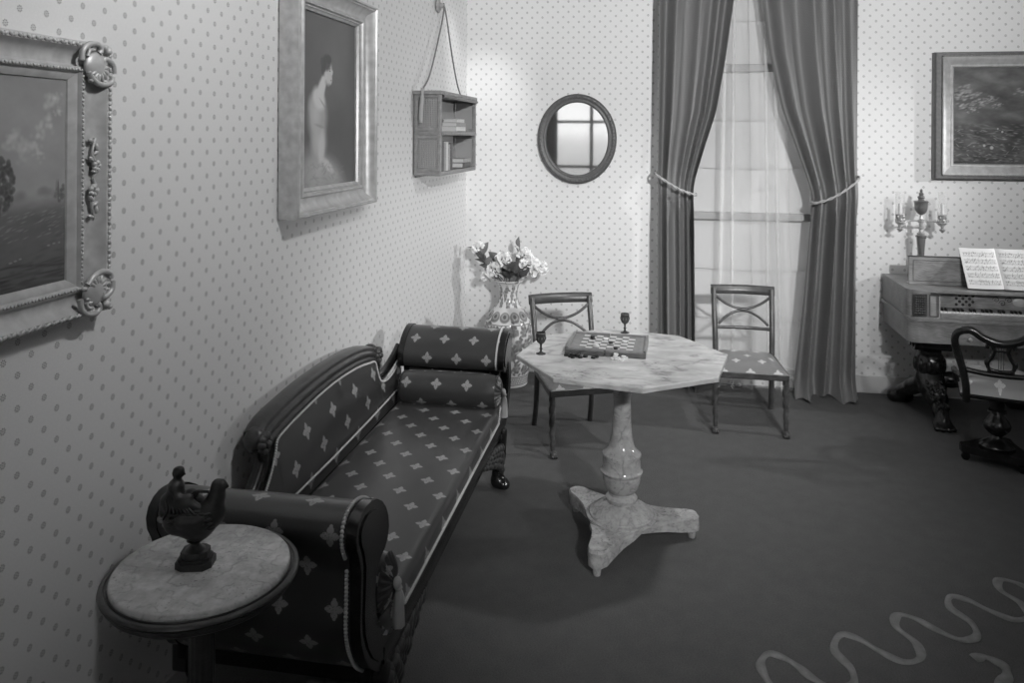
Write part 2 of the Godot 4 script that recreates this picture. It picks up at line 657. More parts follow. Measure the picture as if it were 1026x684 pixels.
# ------------------------------------------------------------------ materials
func materials():
	# wallpaper: small ringed flowers in half drop, one tile = one repeat
	pic(192, 192, 0.86)
	for c in [[0.0, 0.0], [0.5, 0.5]]:
		for k in 8:
			var a := TAU * k / 8 + 0.2
			dab(c[0] + cos(a) * 0.076, c[1] + sin(a) * 0.085, 0.036, 0.021, a, 0.34, 0.95, 0.5, true)
		dab(c[0], c[1], 0.03, 0.03, 0, 0.46, 0.9, 0.5, true)
		dab(c[0] + 0.02, c[1] + 0.03, 0.11, 0.11, 0, 0.66, 0.2, 0.3, true)
	var wn := seamless(192, 0.06, 3, 5)
	for i in 192 * 192:
		buf[i] += (wn[i] / 255.0 - 0.5) * 0.03
	M.paper = mat(1.0, 0.5, 0.0, bake())
	# carpet
	pic(256, 256, 0.3)
	var n1 := seamless(256, 0.02, 4, 21)
	var n2 := seamless(256, 0.35, 2, 22)
	for i in 256 * 256:
		buf[i] = 0.335 + (n1[i] / 255.0 - 0.5) * 0.03 + (n2[i] / 255.0 - 0.5) * 0.10
	M.carpet = trip(mat(1.0, 0.95, 0.0, bake()), 0.55)
	for i in 256 * 256:
		buf[i] = n2[i] / 255.0
	M.carpet.normal_enabled = true
	M.carpet.normal_texture = bake(3.0)
	M.carpet.normal_scale = 0.5
	for i in 256 * 256:
		buf[i] = 0.50 + (n1[i] / 255.0 - 0.5) * 0.14 + (n2[i] / 255.0 - 0.5) * 0.12
	M.carpet_band = trip(mat(1.0, 0.95, 0.0, bake()), 0.3)
	# plaster, painted wood
	M.white = mat(0.84, 0.6)
	M.rail = mat(0.62, 0.6)
	M.plaster = mat(0.80, 0.9)
	M.skirting = mat(0.74, 0.45)
	# woods: streaks along u
	M.wood = wood(0.34, 0.10, 31, 0.32, 0.22)
	M.dark_wood = wood(0.24, 0.08, 32, 0.30, 0.25)
	M.chair_wood = wood(0.27, 0.10, 39, 0.34, 0.25)
	M.ebony = wood(0.11, 0.04, 33, 0.22, 0.25)
	M.satinwood = wood(0.50, 0.13, 34, 0.34, 0.45)
	M.light_wood = wood(0.68, 0.10, 35, 0.4, 0.3)
	M.carved = wood(0.22, 0.10, 36, 0.4, 0.2)
	# marbles
	M.marble_top = marble(0.76, 0.20, 44, 0.25, 1.1, 2)
	M.marble_vein = marble(0.78, 0.26, 42, 0.25, 0.30)
	M.scagliola = marble(0.71, 0.26, 43, 0.14, 0.40)
	# gilding
	pic(128, 128)
	var g1 := seamless(128, 0.05, 4, 51)
	for i in 128 * 128:
		buf[i] = 0.74 + (g1[i] / 255.0 - 0.5) * 0.14
	var gt := bake()
	M.gilt = trip(mat(1.0, 0.42, 0.25, gt), 0.3)
	M.gilt_dark = trip(mat(0.52, 0.45, 0.3, gt), 0.15)
	M.gilt_old = trip(mat(1.0, 0.36, 0.35, gt), 0.35)
	M.bronze = trip(mat(0.34, 0.42, 0.4, gt), 0.07)
	M.silver = trip(mat(0.92, 0.28, 0.4, gt), 0.05)
	M.silver_dark = trip(mat(0.62, 0.32, 0.4, gt), 0.05)
	# upholstery satin with woven lozenges
	M.satin = satin(0.23, 0.58)
	M.satin_pale = satin(0.46, 0.74)
	M.satin_light = satin(0.60, 0.84)
	M.cord = mat(0.74, 0.7)
	M.tie = mat(0.62, 0.7)
	M.tassel = mat(0.62, 0.75)
	# curtain damask of tiny lozenges
	pic(64, 64, 0.41)
	for c in [[0.0, 0.0], [0.5, 0.5]]:
		dab(c[0], c[1], 0.20, 0.20, 0, 0.50, 0.8, 0.4, true)
		dab(c[0], c[1], 0.08, 0.08, 0, 0.42, 0.7, 0.4, true)
	M.curtain = mat(1.0, 0.55, 0.0, bake())
	M.curtain.rim_enabled = true
	M.curtain.rim = 0.15
	M.sheer = mat(0.95, 0.8)
	M.sheer.albedo_color = Color(0.95, 0.95, 0.95, 0.24)
	M.sheer.transparency = BaseMaterial3D.TRANSPARENCY_ALPHA
	M.sheer.backlight_enabled = true
	M.sheer.backlight = Color(0.5, 0.5, 0.5)
	M.blind = mat(0.76, 0.9)
	M.blind.backlight_enabled = true
	M.blind.backlight = Color(0.55, 0.55, 0.55)
	# glass
	M.pane = mat(0.95, 0.02)
	M.pane.albedo_color = Color(0.95, 0.95, 0.95, 0.08)
	M.pane.transparency = BaseMaterial3D.TRANSPARENCY_ALPHA
	M.glass = mat(0.9, 0.03)
	M.glass.albedo_color = Color(0.9, 0.9, 0.9, 0.07)
	M.glass.transparency = BaseMaterial3D.TRANSPARENCY_ALPHA
	M.ruby = mat(0.24, 0.12)
	M.mirror = mat(0.88, 0.03, 1.0)
	# bits
	M.black = mat(0.08, 0.5)
	M.black_piece = mat(0.13, 0.35)
	M.board = wood(0.50, 0.08, 37, 0.4, 0.2)
	M.square_pale = mat(0.80, 0.4)
	M.square_dark = mat(0.40, 0.4)
	M.shelf_wood = wood(0.52, 0.10, 38, 0.5, 0.2)
	M.shelf_lining = mat(0.60, 0.8)
	M.paper_white = mat(0.88, 0.8)
	M.ivory = mat(0.85, 0.35)
	M.petal = mat(0.96, 0.8)
	M.petal.backlight_enabled = true
	M.petal.backlight = Color(0.2, 0.2, 0.2)
	M.leaf = mat(0.36, 0.5)
	M.leaf_pale = mat(0.48, 0.5)
	M.cane = mat(0.62, 0.6)
	M.rope = mat(0.46, 0.8)
	M.book = mat(0.60, 0.7)
	M.book_dark = mat(0.38, 0.7)
	M.pages = mat(0.78, 0.8)

func satin(ground: float, motif: float) -> StandardMaterial3D:
	pic(256, 352, ground)
	for y in 352:
		for x in 256:
			buf[y * 256 + x] += 0.012 * sin(y * 2.1) + 0.012 * sin(x * 1.7)
	for c in [[0.0, 0.0], [0.5, 0.5]]:
		for o in [[0, 0, .06], [0.088, 0, .066], [-0.088, 0, .066], [0, 0.066, .066], [0, -0.066, .066], [0, .112, .034], [0, -.112, .034], [.145, 0, .03], [-.145, 0, .03]]:
			dab(c[0] + o[0], c[1] + o[1], o[2], o[2] * 0.727, 0, motif, 1.0, 0.08, true)
		for k in 40:
			dab(c[0] + rng.randf_range(-.13, .13), c[1] + rng.randf_range(-.1, .1), .011, .008, 0, ground + .1, 0.6, 0.5, true)
	var m := mat(1.0, 0.30, 0.0, bake())
	m.rim_enabled = true
	m.rim = 0.08
	return m

func wood(base: float, amp: float, sd: int, rough: float, size: float) -> StandardMaterial3D:
	var a := seamless(256, 0.012, 3, sd)
	var b := seamless(256, 0.06, 3, sd + 100)
	pic(256, 256)
	for y in 256:
		for x in 256:
			var w := a[y * 256 + x] / 255.0
			var g := b[posmod(int(y * 4 + w * 60), 256) * 256 + (x / 3)] / 255.0
			buf[y * 256 + x] = base + amp * (g - 0.5) * 1.4 + amp * (w - 0.5)
	return trip(mat(1.0, rough, 0.0, bake()), size)

func marble(base: float, amp: float, sd: int, rough: float, size: float, streak := 1) -> StandardMaterial3D:
	var a := seamless(384, 0.008, 5, sd)
	var b := seamless(384, 0.018, 4, sd + 100)
	var c := seamless(384, 0.07, 4, sd + 200)
	pic(384, 384)
	for y in 384:
		for x in 384:
			var i := y * 384 + x
			var j := posmod(y * streak, 384) * 384 + x
			var r := absf(a[j] / 255.0 - 0.5) * 2.0
			var v := base + (b[j] / 255.0 - 0.5) * amp * 0.8 + (c[j] / 255.0 - 0.5) * amp * 0.28
			v -= amp * 0.8 * pow(1.0 - minf(r, 1.0), 9.0) * smoothstep(0.30, 0.55, b[i] / 255.0)
			v -= amp * 0.9 * smoothstep(0.62, 0.80, c[j] / 255.0) * smoothstep(0.5, 0.75, a[i] / 255.0)
			buf[i] = v
	return trip(mat(1.0, rough, 0.0, bake()), size)

# ------------------------------------------------------------------ room
func room():
	var s := sf(false)
	uvbox(s, Vector3(-1.62, -0.12, -5.9), Vector3(RW + 0.2, 0.0, FW + 0.2))
	var fl := struct("floor", s, M.carpet, self, "dark plain carpet covering the whole floor")
	# meandering woven border line
	var one := [Vector2(.605, -2.878), Vector2(.66, -2.867), Vector2(.712, -2.813), Vector2(.775, -2.770), Vector2(.835, -2.800), Vector2(.846, -2.880), Vector2(.806, -2.963)]
	var pts := []
	pts = [Vector2(.39, -2.46), Vector2(.35, -2.54), Vector2(.322, -2.62), Vector2(.319, -2.674), Vector2(.35, -2.726), Vector2(.396, -2.714), Vector2(.436, -2.678), Vector2(.473, -2.628), Vector2(.53, -2.595), Vector2(.590, -2.625), Vector2(.600, -2.70), Vector2(.568, -2.79)]
	for k in range(0, 9):
		for p in one:
			pts.append(p + Vector2(.2255, -.160) * k)
	s = ribbon(curve(pts, 6), 0.0135)
	var o := struct("border_line", s, M.carpet_band, fl, "pale meandering line woven into the carpet")
	o.set_meta("label", "pale meandering line woven into the carpet")
	# scroll motif inside the border
	var sc := [Vector2(1.004, -2.832), Vector2(1.045, -2.848), Vector2(1.085, -2.815), Vector2(1.078, -2.76), Vector2(1.03, -2.69), Vector2(1.04, -2.60), Vector2(1.13, -2.58)]
	s = ribbon(curve(sc, 8), 0.017)
	struct("border_scroll", s, M.carpet_band, fl, "pale scroll woven into the carpet inside the border")
	s = sf(false)
	uvbox(s, Vector3(-1.62, CH, -5.9), Vector3(RW + 0.2, CH + 0.15, FW + 0.2))
	struct("ceiling", s, M.plaster)
	s = sf(false)
	uvbox(s, Vector3(LW - 0.18, 0, -5.85), Vector3(LW, CH, FW + 0.15), Vector2(0.0787, 0.0748), Vector3(0, 1.979, -1.856))
	struct("wall_left", s, M.paper, self, "long wall papered with small ringed flowers")
	# back wall with the window opening
	s = sf(false)
	var sc2 := Vector2(0.075, 0.0735)
	var org := Vector3(-.973, 2.663, 0)
	uvbox(s, Vector3(LW, 0, BW - 0.2), Vector3(0.14, CH, BW), sc2, org)
	uvbox(s, Vector3(1.04, 0, BW - 0.2), Vector3(RW, CH, BW), sc2, org)
	uvbox(s, Vector3(0.14, 2.97, BW - 0.2), Vector3(1.04, CH, BW), sc2, org)
	uvbox(s, Vector3(0.14, 0, BW - 0.2), Vector3(1.04, 0.06, BW), sc2, org)
	struct("wall_back", s, M.paper, self, "wall papered with small ringed flowers around the window")
	s = sf(false)
	uvbox(s, Vector3(RW, 0, -5.85), Vector3(RW + 0.18, CH, FW + 0.15), sc2, org)
	struct("wall_right", s, M.paper)
	# wall behind the viewer with an unseen window placed to brighten the mirror
	s = sf(false)
	uvbox(s, Vector3(LW, 0, FW), Vector3(-1.25, CH, FW + 0.15), sc2, org)
	uvbox(s, Vector3(0.05, 0, FW), Vector3(RW, CH, FW + 0.15), sc2, org)
	uvbox(s, Vector3(-1.25, 0, FW), Vector3(0.05, 0.35, FW + 0.15), sc2, org)
	uvbox(s, Vector3(-1.25, 2.75, FW), Vector3(0.05, CH, FW + 0.15), sc2, org)
	struct("wall_front", s, M.plaster)
	s = sf(false)
	for x in [-1.22, -0.6, 0.02]:
		bx(s, Vector3(x, 1.55, FW + 0.07), Vector3(0.06, 2.4, 0.08), 0.005)
	for y in [0.38, 1.17, 1.95, 2.72]:
		bx(s, Vector3(-0.6, y, FW + 0.07), Vector3(1.24, 0.05, 0.07), 0.005)
	var w2 := struct("window_2", s, M.white, self, "tall unseen window behind the viewer, placed to brighten the mirror")
	s = sf(false)
	bx(s, Vector3(-0.6, 1.55, FW + 0.07), Vector3(1.22, 2.36, 0.004))
	obj("pane", s, M.pane, w2)
	# skirtings
	s = sf(false)
	for r in [[LW, 0.14], [1.04, RW]]:
		bx(s, Vector3((r[0] + r[1]) / 2, 0.058, BW + 0.008), Vector3(r[1] - r[0], 0.116, 0.016), 0.004)
	struct("baseboard_back", s, M.skirting)
	s = sf(false)
	bx(s, Vector3(LW + 0.008, 0.058, (BW + FW) / 2), Vector3(0.016, 0.116, FW - BW), 0.004)
	struct("baseboard_left", s, M.skirting)

func ribbon(pts: Array, hw: float) -> SurfaceTool:
	var s := sf()
	var n := pts.size()
	for i in n - 1:
		var q := []
		for j in [i, i + 1]:
			var a: Vector2 = pts[maxi(j - 1, 0)]
			var b: Vector2 = pts[mini(j + 1, n - 1)]
			var t := (b - a).normalized()
			var w := hw * (1.0 + 0.25 * sin(j * 0.52))
			q.append(pts[j] + Vector2(-t.y, t.x) * w)
			q.append(pts[j] - Vector2(-t.y, t.x) * w)
		var up := func(v: Vector2) -> Vector3: return Vector3(v.x, 0.0025, v.y)
		var dn := func(v: Vector2) -> Vector3: return Vector3(v.x, 0.0, v.y)
		quad(s, up.call(q[0]), up.call(q[1]), up.call(q[3]), up.call(q[2]))
		quad(s, dn.call(q[0]), up.call(q[0]), up.call(q[2]), dn.call(q[2]))
		quad(s, up.call(q[1]), dn.call(q[1]), dn.call(q[3]), up.call(q[3]))
	return s

# ------------------------------------------------------------------ window, curtains
func window():
	var s := sf(false)
	var z := BW - 0.10
	for x in [0.165, 1.015]:
		bx(s, Vector3(x, 1.515, z), Vector3(0.05, 2.91, 0.10), 0.005)
	for y in [0.085, 2.945]:
		bx(s, Vector3(0.59, y, z), Vector3(0.9, 0.05, 0.10), 0.005)
	var w := struct("window_1", s, M.white, self, "tall window with pale blind behind sheer curtain")
	# meeting rails
	for y in [1.15, 2.18]:
		s = sf(false)
		bx(s, Vector3(0.59, y, z + 0.035), Vector3(0.80, 0.055, 0.035), 0.006)
		obj("sash_rail", s, M.rail, w)
	# cloth blind in sagging sections
	var ys := [0.10, 0.45, 0.795, 1.15, 1.50, 1.835, 2.18, 2.53, 2.93]
	for i in ys.size() - 1:
		var y0: float = ys[i]
		var y1: float = ys[i + 1]
		s = sf()
		surf(s, 16, 10, func(u: float, v: float):
			var yy := lerpf(y1, y0 - 0.012 - 0.012 * sin(PI * u), v)
			return Vector3(lerpf(0.185, 0.995, u), yy, z - 0.005 + 0.028 * pow(v, 3.0) + 0.006 * sin(v * PI)))
		obj("blind_section", s, M.blind, w)
	s = sf(false)
	bx(s, Vector3(0.59, 1.515, z - 0.05), Vector3(0.82, 2.83, 0.004))
	obj("pane", s, M.pane, w)
	# sheer curtain
	s = sf()
	surf(s, 150, 40, func(u: float, v: float):
		var y := lerpf(3.08, 0.005, v)
		var x0 := lerpf(0.40, 0.365, v)
		var x1 := lerpf(0.76, 0.86, v)
		var a := 0.020 + 0.012 * v
		var ph := u * TAU * 5.0 + 1.6 * sin(u * 7.0) + 0.3 * sin(v * 3.0 + u * 5.0)
		var x := lerpf(x0, x1, u) + 0.026 * cos(ph) + 0.003 * sin(v * 5.0 + u * 9.0)
		return Vector3(x, y, BW + 0.055 + a * sin(ph) + (0.035 * pow(maxf(0, v - 0.97) / 0.03, 2.0))))
	var sh := obj("sheer_curtain", s, M.sheer)
	tag(sh, "white translucent sheer curtain hanging between the dark curtains", "curtain")
	# heavy curtains
	var Lc := [[3.1, .53], [2.61, .455], [2.2, .400], [1.87, .345], [1.6, .262], [1.42, .212], [1.33, .200], [1.2, .206], [0.6, .216], [0.0, .226]]
	var Rc := [[3.1, .575], [2.61, .647], [2.27, .692], [1.89, .776], [1.62, .872], [1.40, .945], [1.30, .969], [1.2, .966], [.6, .915], [0.0, .850]]
	drape(-0.035, Lc, "dark patterned curtain tied back at the left of the window", 1.0)
	drape(1.245, Rc, "dark patterned curtain tied back at the right, trailing on the floor", -1.0)
	tie_back([Vector3(-.055, 1.455, BW + 0.02), Vector3(-.052, 1.45, -5.43), Vector3(0.03, 1.395, -5.385), Vector3(.12, 1.345, -5.385), Vector3(.21, 1.315, -5.41), Vector3(.215, 1.315, -5.5)], "pale twisted cord tying back the left curtain")
	tie_back([Vector3(1.245, 1.445, BW + 0.02), Vector3(1.24, 1.44, -5.43), Vector3(1.16, 1.375, -5.385), Vector3(1.06, 1.31, -5.385), Vector3(.965, 1.275, -5.41), Vector3(.96, 1.275, -5.5)], "pale twisted cord tying back the right curtain")
	s = sf()
	tube(s, [Vector3(-.2, 3.1, -5.5), Vector3(1.38, 3.1, -5.5)], 0.018, 12)
	var r := obj("curtain_rod", s, M.dark_wood)
	tag(r, "dark curtain rod above the window", "curtain rod")

func drape(outer: float, prof: Array, label: String, sgn: float):
	var inner := func(y: float) -> float:
		for i in prof.size() - 1:
			if y <= prof[i][0] and y >= prof[i + 1][0]:
				var t: float = (prof[i][0] - y) / (prof[i][0] - prof[i + 1][0])
				return lerpf(prof[i][1], prof[i + 1][1], t)
		return prof[0][1]
	var s := sf()
	surf(s, 130, 90, func(u: float, v: float):
		var y := lerpf(3.08, 0.0, v)
		var xi: float = (inner.call(minf(y + .03, 3.1)) + inner.call(y) + inner.call(maxf(y - .03, 0.0))) / 3.0
		var wdt := absf(xi - outer)
		var comp := clampf(0.6 / wdt, 0.8, 2.0)
		var tie := exp(-pow((y - 1.33) / 0.13, 2.0))
		var ph := u * TAU * 4.2 + 1.3 * sin(u * 6.0 + sgn) + 0.6 * sin(v * 3.0 + u * 4.0)
		var a := 0.034 * comp * (1.0 - 0.5 * tie) * (0.75 + 0.35 * sin(u * 5.0 + 2.0 * sgn))
		if y < 1.2:
			a *= 1.0 + 0.25 * sin(u * 11.0 + y * 2.0)
		var z := -5.50 + a * sin(ph) + 0.0025 * sin(ph * 2.3 + 1.0 + v * 2.0) + 0.03 * tie * (1.0 - u)
		var x := lerpf(outer, xi, u) + sgn * 0.3 * a * cos(ph) * minf(1.0, wdt)
		# cloth resting on the floor
		var low := clampf((0.16 - y) / 0.16, 0.0, 1.0)
		z += low * low * (0.05 + 0.05 * sin(u * 9.0)) * (1.4 if sgn < 0.0 else 0.6)
		y = maxf(y + 0.012 * low * (1.0 + sin(u * 17.0)), 0.004)
		return Vector3(x, y, z), Vector2.ONE, func(u: float, v: float): return Vector2(u * 52.0, v * 145.0))
	var o := obj("curtain", s, M.curtain)
	tag(o, label, "curtain", "heavy curtains at the window")

func tie_back(pts: Array, label: String):
	var c := curve(pts, 8)
	var s := sf()
	var a := []
	var b := []
	for i in c.size():
		var ph := i * 0.9
		a.append(c[i] + Vector3(0, cos(ph), sin(ph)) * 0.005)
		b.append(c[i] - Vector3(0, cos(ph), sin(ph)) * 0.005)
	tube(s, a, 0.006, 7)
	tube(s, b, 0.006, 7)
	var o := obj("curtain_tieback", s, M.tie)
	tag(o, label, "tieback", "cord tiebacks")

# ------------------------------------------------------------------ sofa
const FU := 0.147
const FV := 0.203

func arm_outline(dy: float) -> Array:
	# (z, y) outline of the scrolled arm, near end; roll centre (-1.92, .655)
	var p := [Vector2(-2.10, .352), Vector2(-2.05, .366), Vector2(-1.985, .405), Vector2(-1.952, .46), Vector2(-1.938, .53), Vector2(-1.948, .575)]
	var c := Vector2(-1.925, .668 + dy)
	for k in 15:
		var a := deg_to_rad(-45.0 + k * 20.0)   # tilted roll: inner tip low, over the top, outer tip
		p.append(c + Vector2(-.88, -.475) * .125 * cos(a) + Vector2(-.475, .88) * .074 * sin(a))
	p.append_array([Vector2(-1.846, .625), Vector2(-1.842, .56), Vector2(-1.838, .50), Vector2(-1.845, .455), Vector2(-1.868, .405), Vector2(-1.905, .355), Vector2(-1.955, .312), Vector2(-2.02, .282), Vector2(-2.10, .268)])
	return p

func sofa():
	var piv := Vector3(-1.0, 0, -2.90)
	var t := thing("sofa", "dark satin scroll-armed sofa with pale lozenges and carved crest against the left wall", "sofa", piv)
	var zf := func(z: float, far: bool) -> float: return -5.76 - z if far else z
	var s: SurfaceTool
	# arms
	for far in [false, true]:
		var ol := arm_outline(-.022 if far else .014)
		var pp := PackedVector2Array()
		for q in ol:
			pp.append(Vector2(zf.call(q.x, far), q.y))
		# upholstered body: local x of the outline = world z, extruded along x
		var T := Transform3D(Basis(Vector3(0, 0, 1), Vector3(0, 1, 0), Vector3(1, 0, 0)), Vector3(-1.235 if far else -1.27, 0, 0))
		s = sf()
		soft_extrude(s, pp, 0.475 if far else 0.51, T, (-1.235 + 1.188) / FU if far else (-1.27 + .951) / FU, .30)
		var body := obj("arm", s, M.satin, t, true)
		# wooden face with raised edge
		s = sf()
		var c := Vector2(zf.call(-1.92, far), .62)
		var big := PackedVector2Array()
		for q in pp:
			big.append(q + (q - c).normalized() * 0.006)
		T.origin.x = -0.762
		extrude(s, big, 0.028, T, true)
		var ft := T
		ft.origin.x = -0.736
		var ins := PackedVector2Array()
		var ccw := pp.duplicate()
		if Geometry2D.is_polygon_clockwise(ccw):
			ccw.reverse()
		for q in Geometry2D.offset_polygon(ccw, -0.018)[0]:
			ins.append(q)
		extrude(s, ins, 0.006, ft, true)
		obj("arm_face", s, M.ebony, t, true)
		s = sf()
		T.origin.x = -1.262 if far else -1.296
		extrude(s, big, 0.028, T, true)
		obj("arm_face", s, M.ebony, t, true)
		# beaded cord round the outer edge, roll and stem
		for rg in [[8, 21], [21, 28]]:
			var path := []
			for i in range(rg[0], rg[1]):
				var q: Vector2 = pp[i] + (pp[i] - c).normalized() * 0.006
				path.append(Vector3(-0.772, q.y, q.x))
			beads(body, curve(path, 4), 0.0058)
		var inner := []
		for i in range(0, 6):
			var q: Vector2 = pp[i] + (Vector2(-2.88, pp[i].y) - pp[i]).normalized() * 0.004
			inner.append(Vector3(-0.772, q.y, q.x))
		beads(body, curve(inner, 4), 0.0045)
	# seat
	s = sf()
	surf(s, 24, 60, func(u: float, v: float):
		var z := lerpf(-2.0, -3.76, v)
		var x := lerpf(-1.262, -0.742, minf(u / 0.92, 1.0))
		var y := seat_y(v) + 0.012 * sin(PI * minf(u / 0.92, 1.0)) * sin(PI * v) - 0.05 * pow(maxf(0.0, 1.0 - u / 0.09), 2.0)
		if u > 0.92:
			var k := (u - 0.92) / 0.08
			x = -0.742 + 0.010 * sin(k * PI / 2)
			y -= 0.055 * k
		return Vector3(x, y, z), Vector2.ONE, func(u: float, v: float): return Vector2((lerpf(-1.262, -0.742, u / 0.92) + 1.07) / FU, (lerpf(-2.0, -3.76, v) + 3.53) / FV))
	var seat := obj("seat", s, M.satin, t, true)
	var ed := []
	for k in 41:
		var v := lerpf(0.10, 0.90, k / 40.0)
		ed.append(Vector3(-0.730, seat_y(v) - 0.055, lerpf(-2.0, -3.76, v)))
	var e0 := [Vector3(-0.735, seat_y(.055) - 0.03, -2.07), Vector3(-0.733, seat_y(.07) + 0.005, -2.105), Vector3(-0.732, seat_y(.09) - 0.005, -2.15)]
	ed = e0 + ed + [Vector3(-0.732, seat_y(.91) - 0.008, -3.62), Vector3(-0.735, seat_y(.92) + 0.0, -3.66), Vector3(-0.735, seat_y(.93) + .02, -3.69)]
	beads(seat, ed, 0.0055)
	# front, back and end rails
	s = sf()
	surf(s, 6, 50, func(u: float, v: float):
		var z := lerpf(-2.0, -3.76, v)
		var y0 := seat_y(v) - 0.06
		var pr := [Vector2(-.752, y0), Vector2(-.734, y0), Vector2(-.728, y0 - .012), Vector2(-.730, y0 - .05), Vector2(-.736, y0 - .085), Vector2(-.752, y0 - .10), Vector2(-.80, y0 - .10)]
		var q: Vector2 = pr[int(round(u * 6))]
		return Vector3(q.x, q.y, z))
	obj("front_rail", s, M.ebony, t, true)
	s = sf(false)
	bx(s, Vector3(-1.30, .31, -2.88), Vector3(.05, .16, 1.84), .006)
	obj("back_rail", s, M.ebony, t, true)
	for z in [-1.985, -3.775]:
		s = sf(false)
		bx(s, Vector3(-1.03, .315, z), Vector3(.56, .10, .05), .006)
		obj("end_rail", s, M.ebony, t, true)
	# upholstered back
	var top := [Vector2(-1.96, .44), Vector2(-2.2, .455), Vector2(-2.34, .485), Vector2(-2.413, .530), Vector2(-2.466, .575), Vector2(-2.503, .620), Vector2(-2.528, .655), Vector2(-2.60, .668), Vector2(-2.70, .678), Vector2(-2.869, .691), Vector2(-3.059, .695), Vector2(-3.275, .684), Vector2(-3.42, .664), Vector2(-3.495, .648), Vector2(-3.512, .60), Vector2(-3.535, .553), Vector2(-3.589, .534), Vector2(-3.66, .532), Vector2(-3.74, .545), Vector2(-3.80, .575), Vector2(-3.845, .62)]
	var tc := curve(top, 6)
	s = sf()
	var n := tc.size() - 1
	surf(s, n, 10, func(u: float, v: float):
		var q: Vector2 = tc[int(round(u * n))]
		var y := lerpf(.385, q.y, v)
		var bulge := 0.018 * sin(PI * clampf(v, 0, 1)) * sin(PI * u)
		return Vector3(-1.268 - (y - .385) * 0.13 + bulge, y, q.x), Vector2.ONE,
		func(u: float, v: float):
			var q: Vector2 = tc[int(round(u * n))]
			return Vector2((lerpf(.385, q.y, v) - .608) / .18, (q.x + 2.734) / .237))
	var back := obj("back", s, M.satin, t, true)
	var pip := []
	for i in range(6, tc.size()):
		var q: Vector2 = tc[i]
		pip.append(Vector3(-1.262 - (q.y - .385) * 0.13, q.y, q.x))
	beads(back, pip, 0.0052)
	beads(back, [Vector3(-1.262, .446, -2.05), Vector3(-1.252, .448, -2.5), Vector3(-1.248, .450, -2.9), Vector3(-1.252, .452, -3.3), Vector3(-1.262, .454, -3.72)], 0.0048)
	# crest rail
	var lo := [Vector2(-2.455, .640), Vector2(-2.528, .657), Vector2(-2.70, .680), Vector2(-2.869, .693), Vector2(-3.059, .697), Vector2(-3.275, .686), Vector2(-3.42, .666), Vector2(-3.53, .640)]
	var hi := [Vector2(-2.435, .715), Vector2(-2.50, .748), Vector2(-2.66, .766), Vector2(-2.85, .777), Vector2(-3.06, .777), Vector2(-3.275, .764), Vector2(-3.42, .742), Vector2(-3.54, .708)]
	var lc := curve(lo, 6)
	var hc := curve(hi, 6)
	var cs := []
	for q in [[-1.345, 0.0], [-1.275, 0.0], [-1.266, .10], [-1.268, .26], [-1.278, .32], [-1.270, .40], [-1.266, .54], [-1.272, .64], [-1.282, .70], [-1.276, .80], [-1.284, .94], [-1.30, 1.0], [-1.33, .98], [-1.345, .85], [-1.345, 0.0]]:
		cs.append([q[0] - .032, q[1]])
	s = sf()
	surf(s, lc.size() - 1, cs.size() - 1, func(u: float, v: float):
		var i := int(round(u * (lc.size() - 1)))
		var c = cs[int(round(v * (cs.size() - 1)))]
		var q: Vector2 = lc[i].lerp(hc[i], c[1])
		return Vector3(c[0], q.y, q.x))
	var crest := obj("crest_rail", s, M.dark_wood, t, true)
	for e in [Vector3(-1.312, .672, -2.440), Vector3(-1.312, .668, -3.545)]:
		s = sf()
		for k in 9:
			var a := TAU * k / 9
			ellipsoid(s, e + Vector3(0.012, sin(a) * .026, cos(a) * .020), Vector3(.016, .016, .013), 8, 6)
		ellipsoid(s, e + Vector3(.022, 0, 0), Vector3(.016, .014, .014), 10, 6)
		ellipsoid(s, e + Vector3(-.026, .006, -.008 if e.z > -3.0 else .004), Vector3(.042, .046, .030), 14, 10)
		obj("rosette", s, M.dark_wood, crest, true)
	# wooden sweeps from the crest ends down to the arms
	s = sf()
	var sw := curve([Vector3(-1.315, .66, -2.43), Vector3(-1.315, .615, -2.445), Vector3(-1.315, .565, -2.41), Vector3(-1.315, .51, -2.34), Vector3(-1.315, .475, -2.2), Vector3(-1.315, .46, -2.03)], 6)
	tube(s, sw, 0.026, 10, false, true, 0.9)
	obj("back_scroll", s, M.ebony, t, true)
	s = sf()
	sw = curve([Vector3(-1.315, .64, -3.548), Vector3(-1.315, .565, -3.555), Vector3(-1.315, .545, -3.62), Vector3(-1.315, .56, -3.72), Vector3(-1.30, .60, -3.785), Vector3(-1.285, .645, -3.82)], 6)
	tube(s, sw, 0.022, 10, false, true, 0.9)
	obj("back_scroll", s, M.ebony, t, true)
	# legs: winged front feet, turned rear feet
	for far in [false, true]:
		var sg := -1.0 if far else 1.0
		var fz: float = -3.745 if far else -2.015
		s = sf()
		blob(s, [
			[Vector3(-.765, .035, fz), Vector3(-.745, .03, fz - .0 * sg), .034, .03],
			[Vector3(-.765, .05, fz), Vector3(-.765, .16, fz + .01 * sg), .026, .034],
			[Vector3(-.765, .16, fz + .01 * sg), Vector3(-.765, .27, fz - .0 * sg), .036, .046],
			[Vector3(-.735, .025, fz + .02), Vector3(-.722, .018, fz + .022), .016, .012],
			[Vector3(-.735, .025, fz), Vector3(-.718, .018, fz), .016, .012],
			[Vector3(-.735, .025, fz - .02), Vector3(-.722, .018, fz - .022), .016, .012]], 0.018, 0.008)
		var leg := obj("leg", s, M.ebony, t, true)
		s = sf()
		for row in 4:
			for k in 11:
				var f := k / 10.0
				var len := 0.40 - row * 0.05
				var z := fz - sg * (0.02 + len * f)
				var y := lerpf(.10 + row * .035, .268, pow(f, 0.75))
				var B := Basis(Vector3.RIGHT, sg * (0.5 - row * 0.08))
				ellipsoid(s, Vector3(-.745 + .004 * (k % 2), y, z), Vector3(.020 - .008 * f, .020 - .008 * f, .034), 8, 5, B)
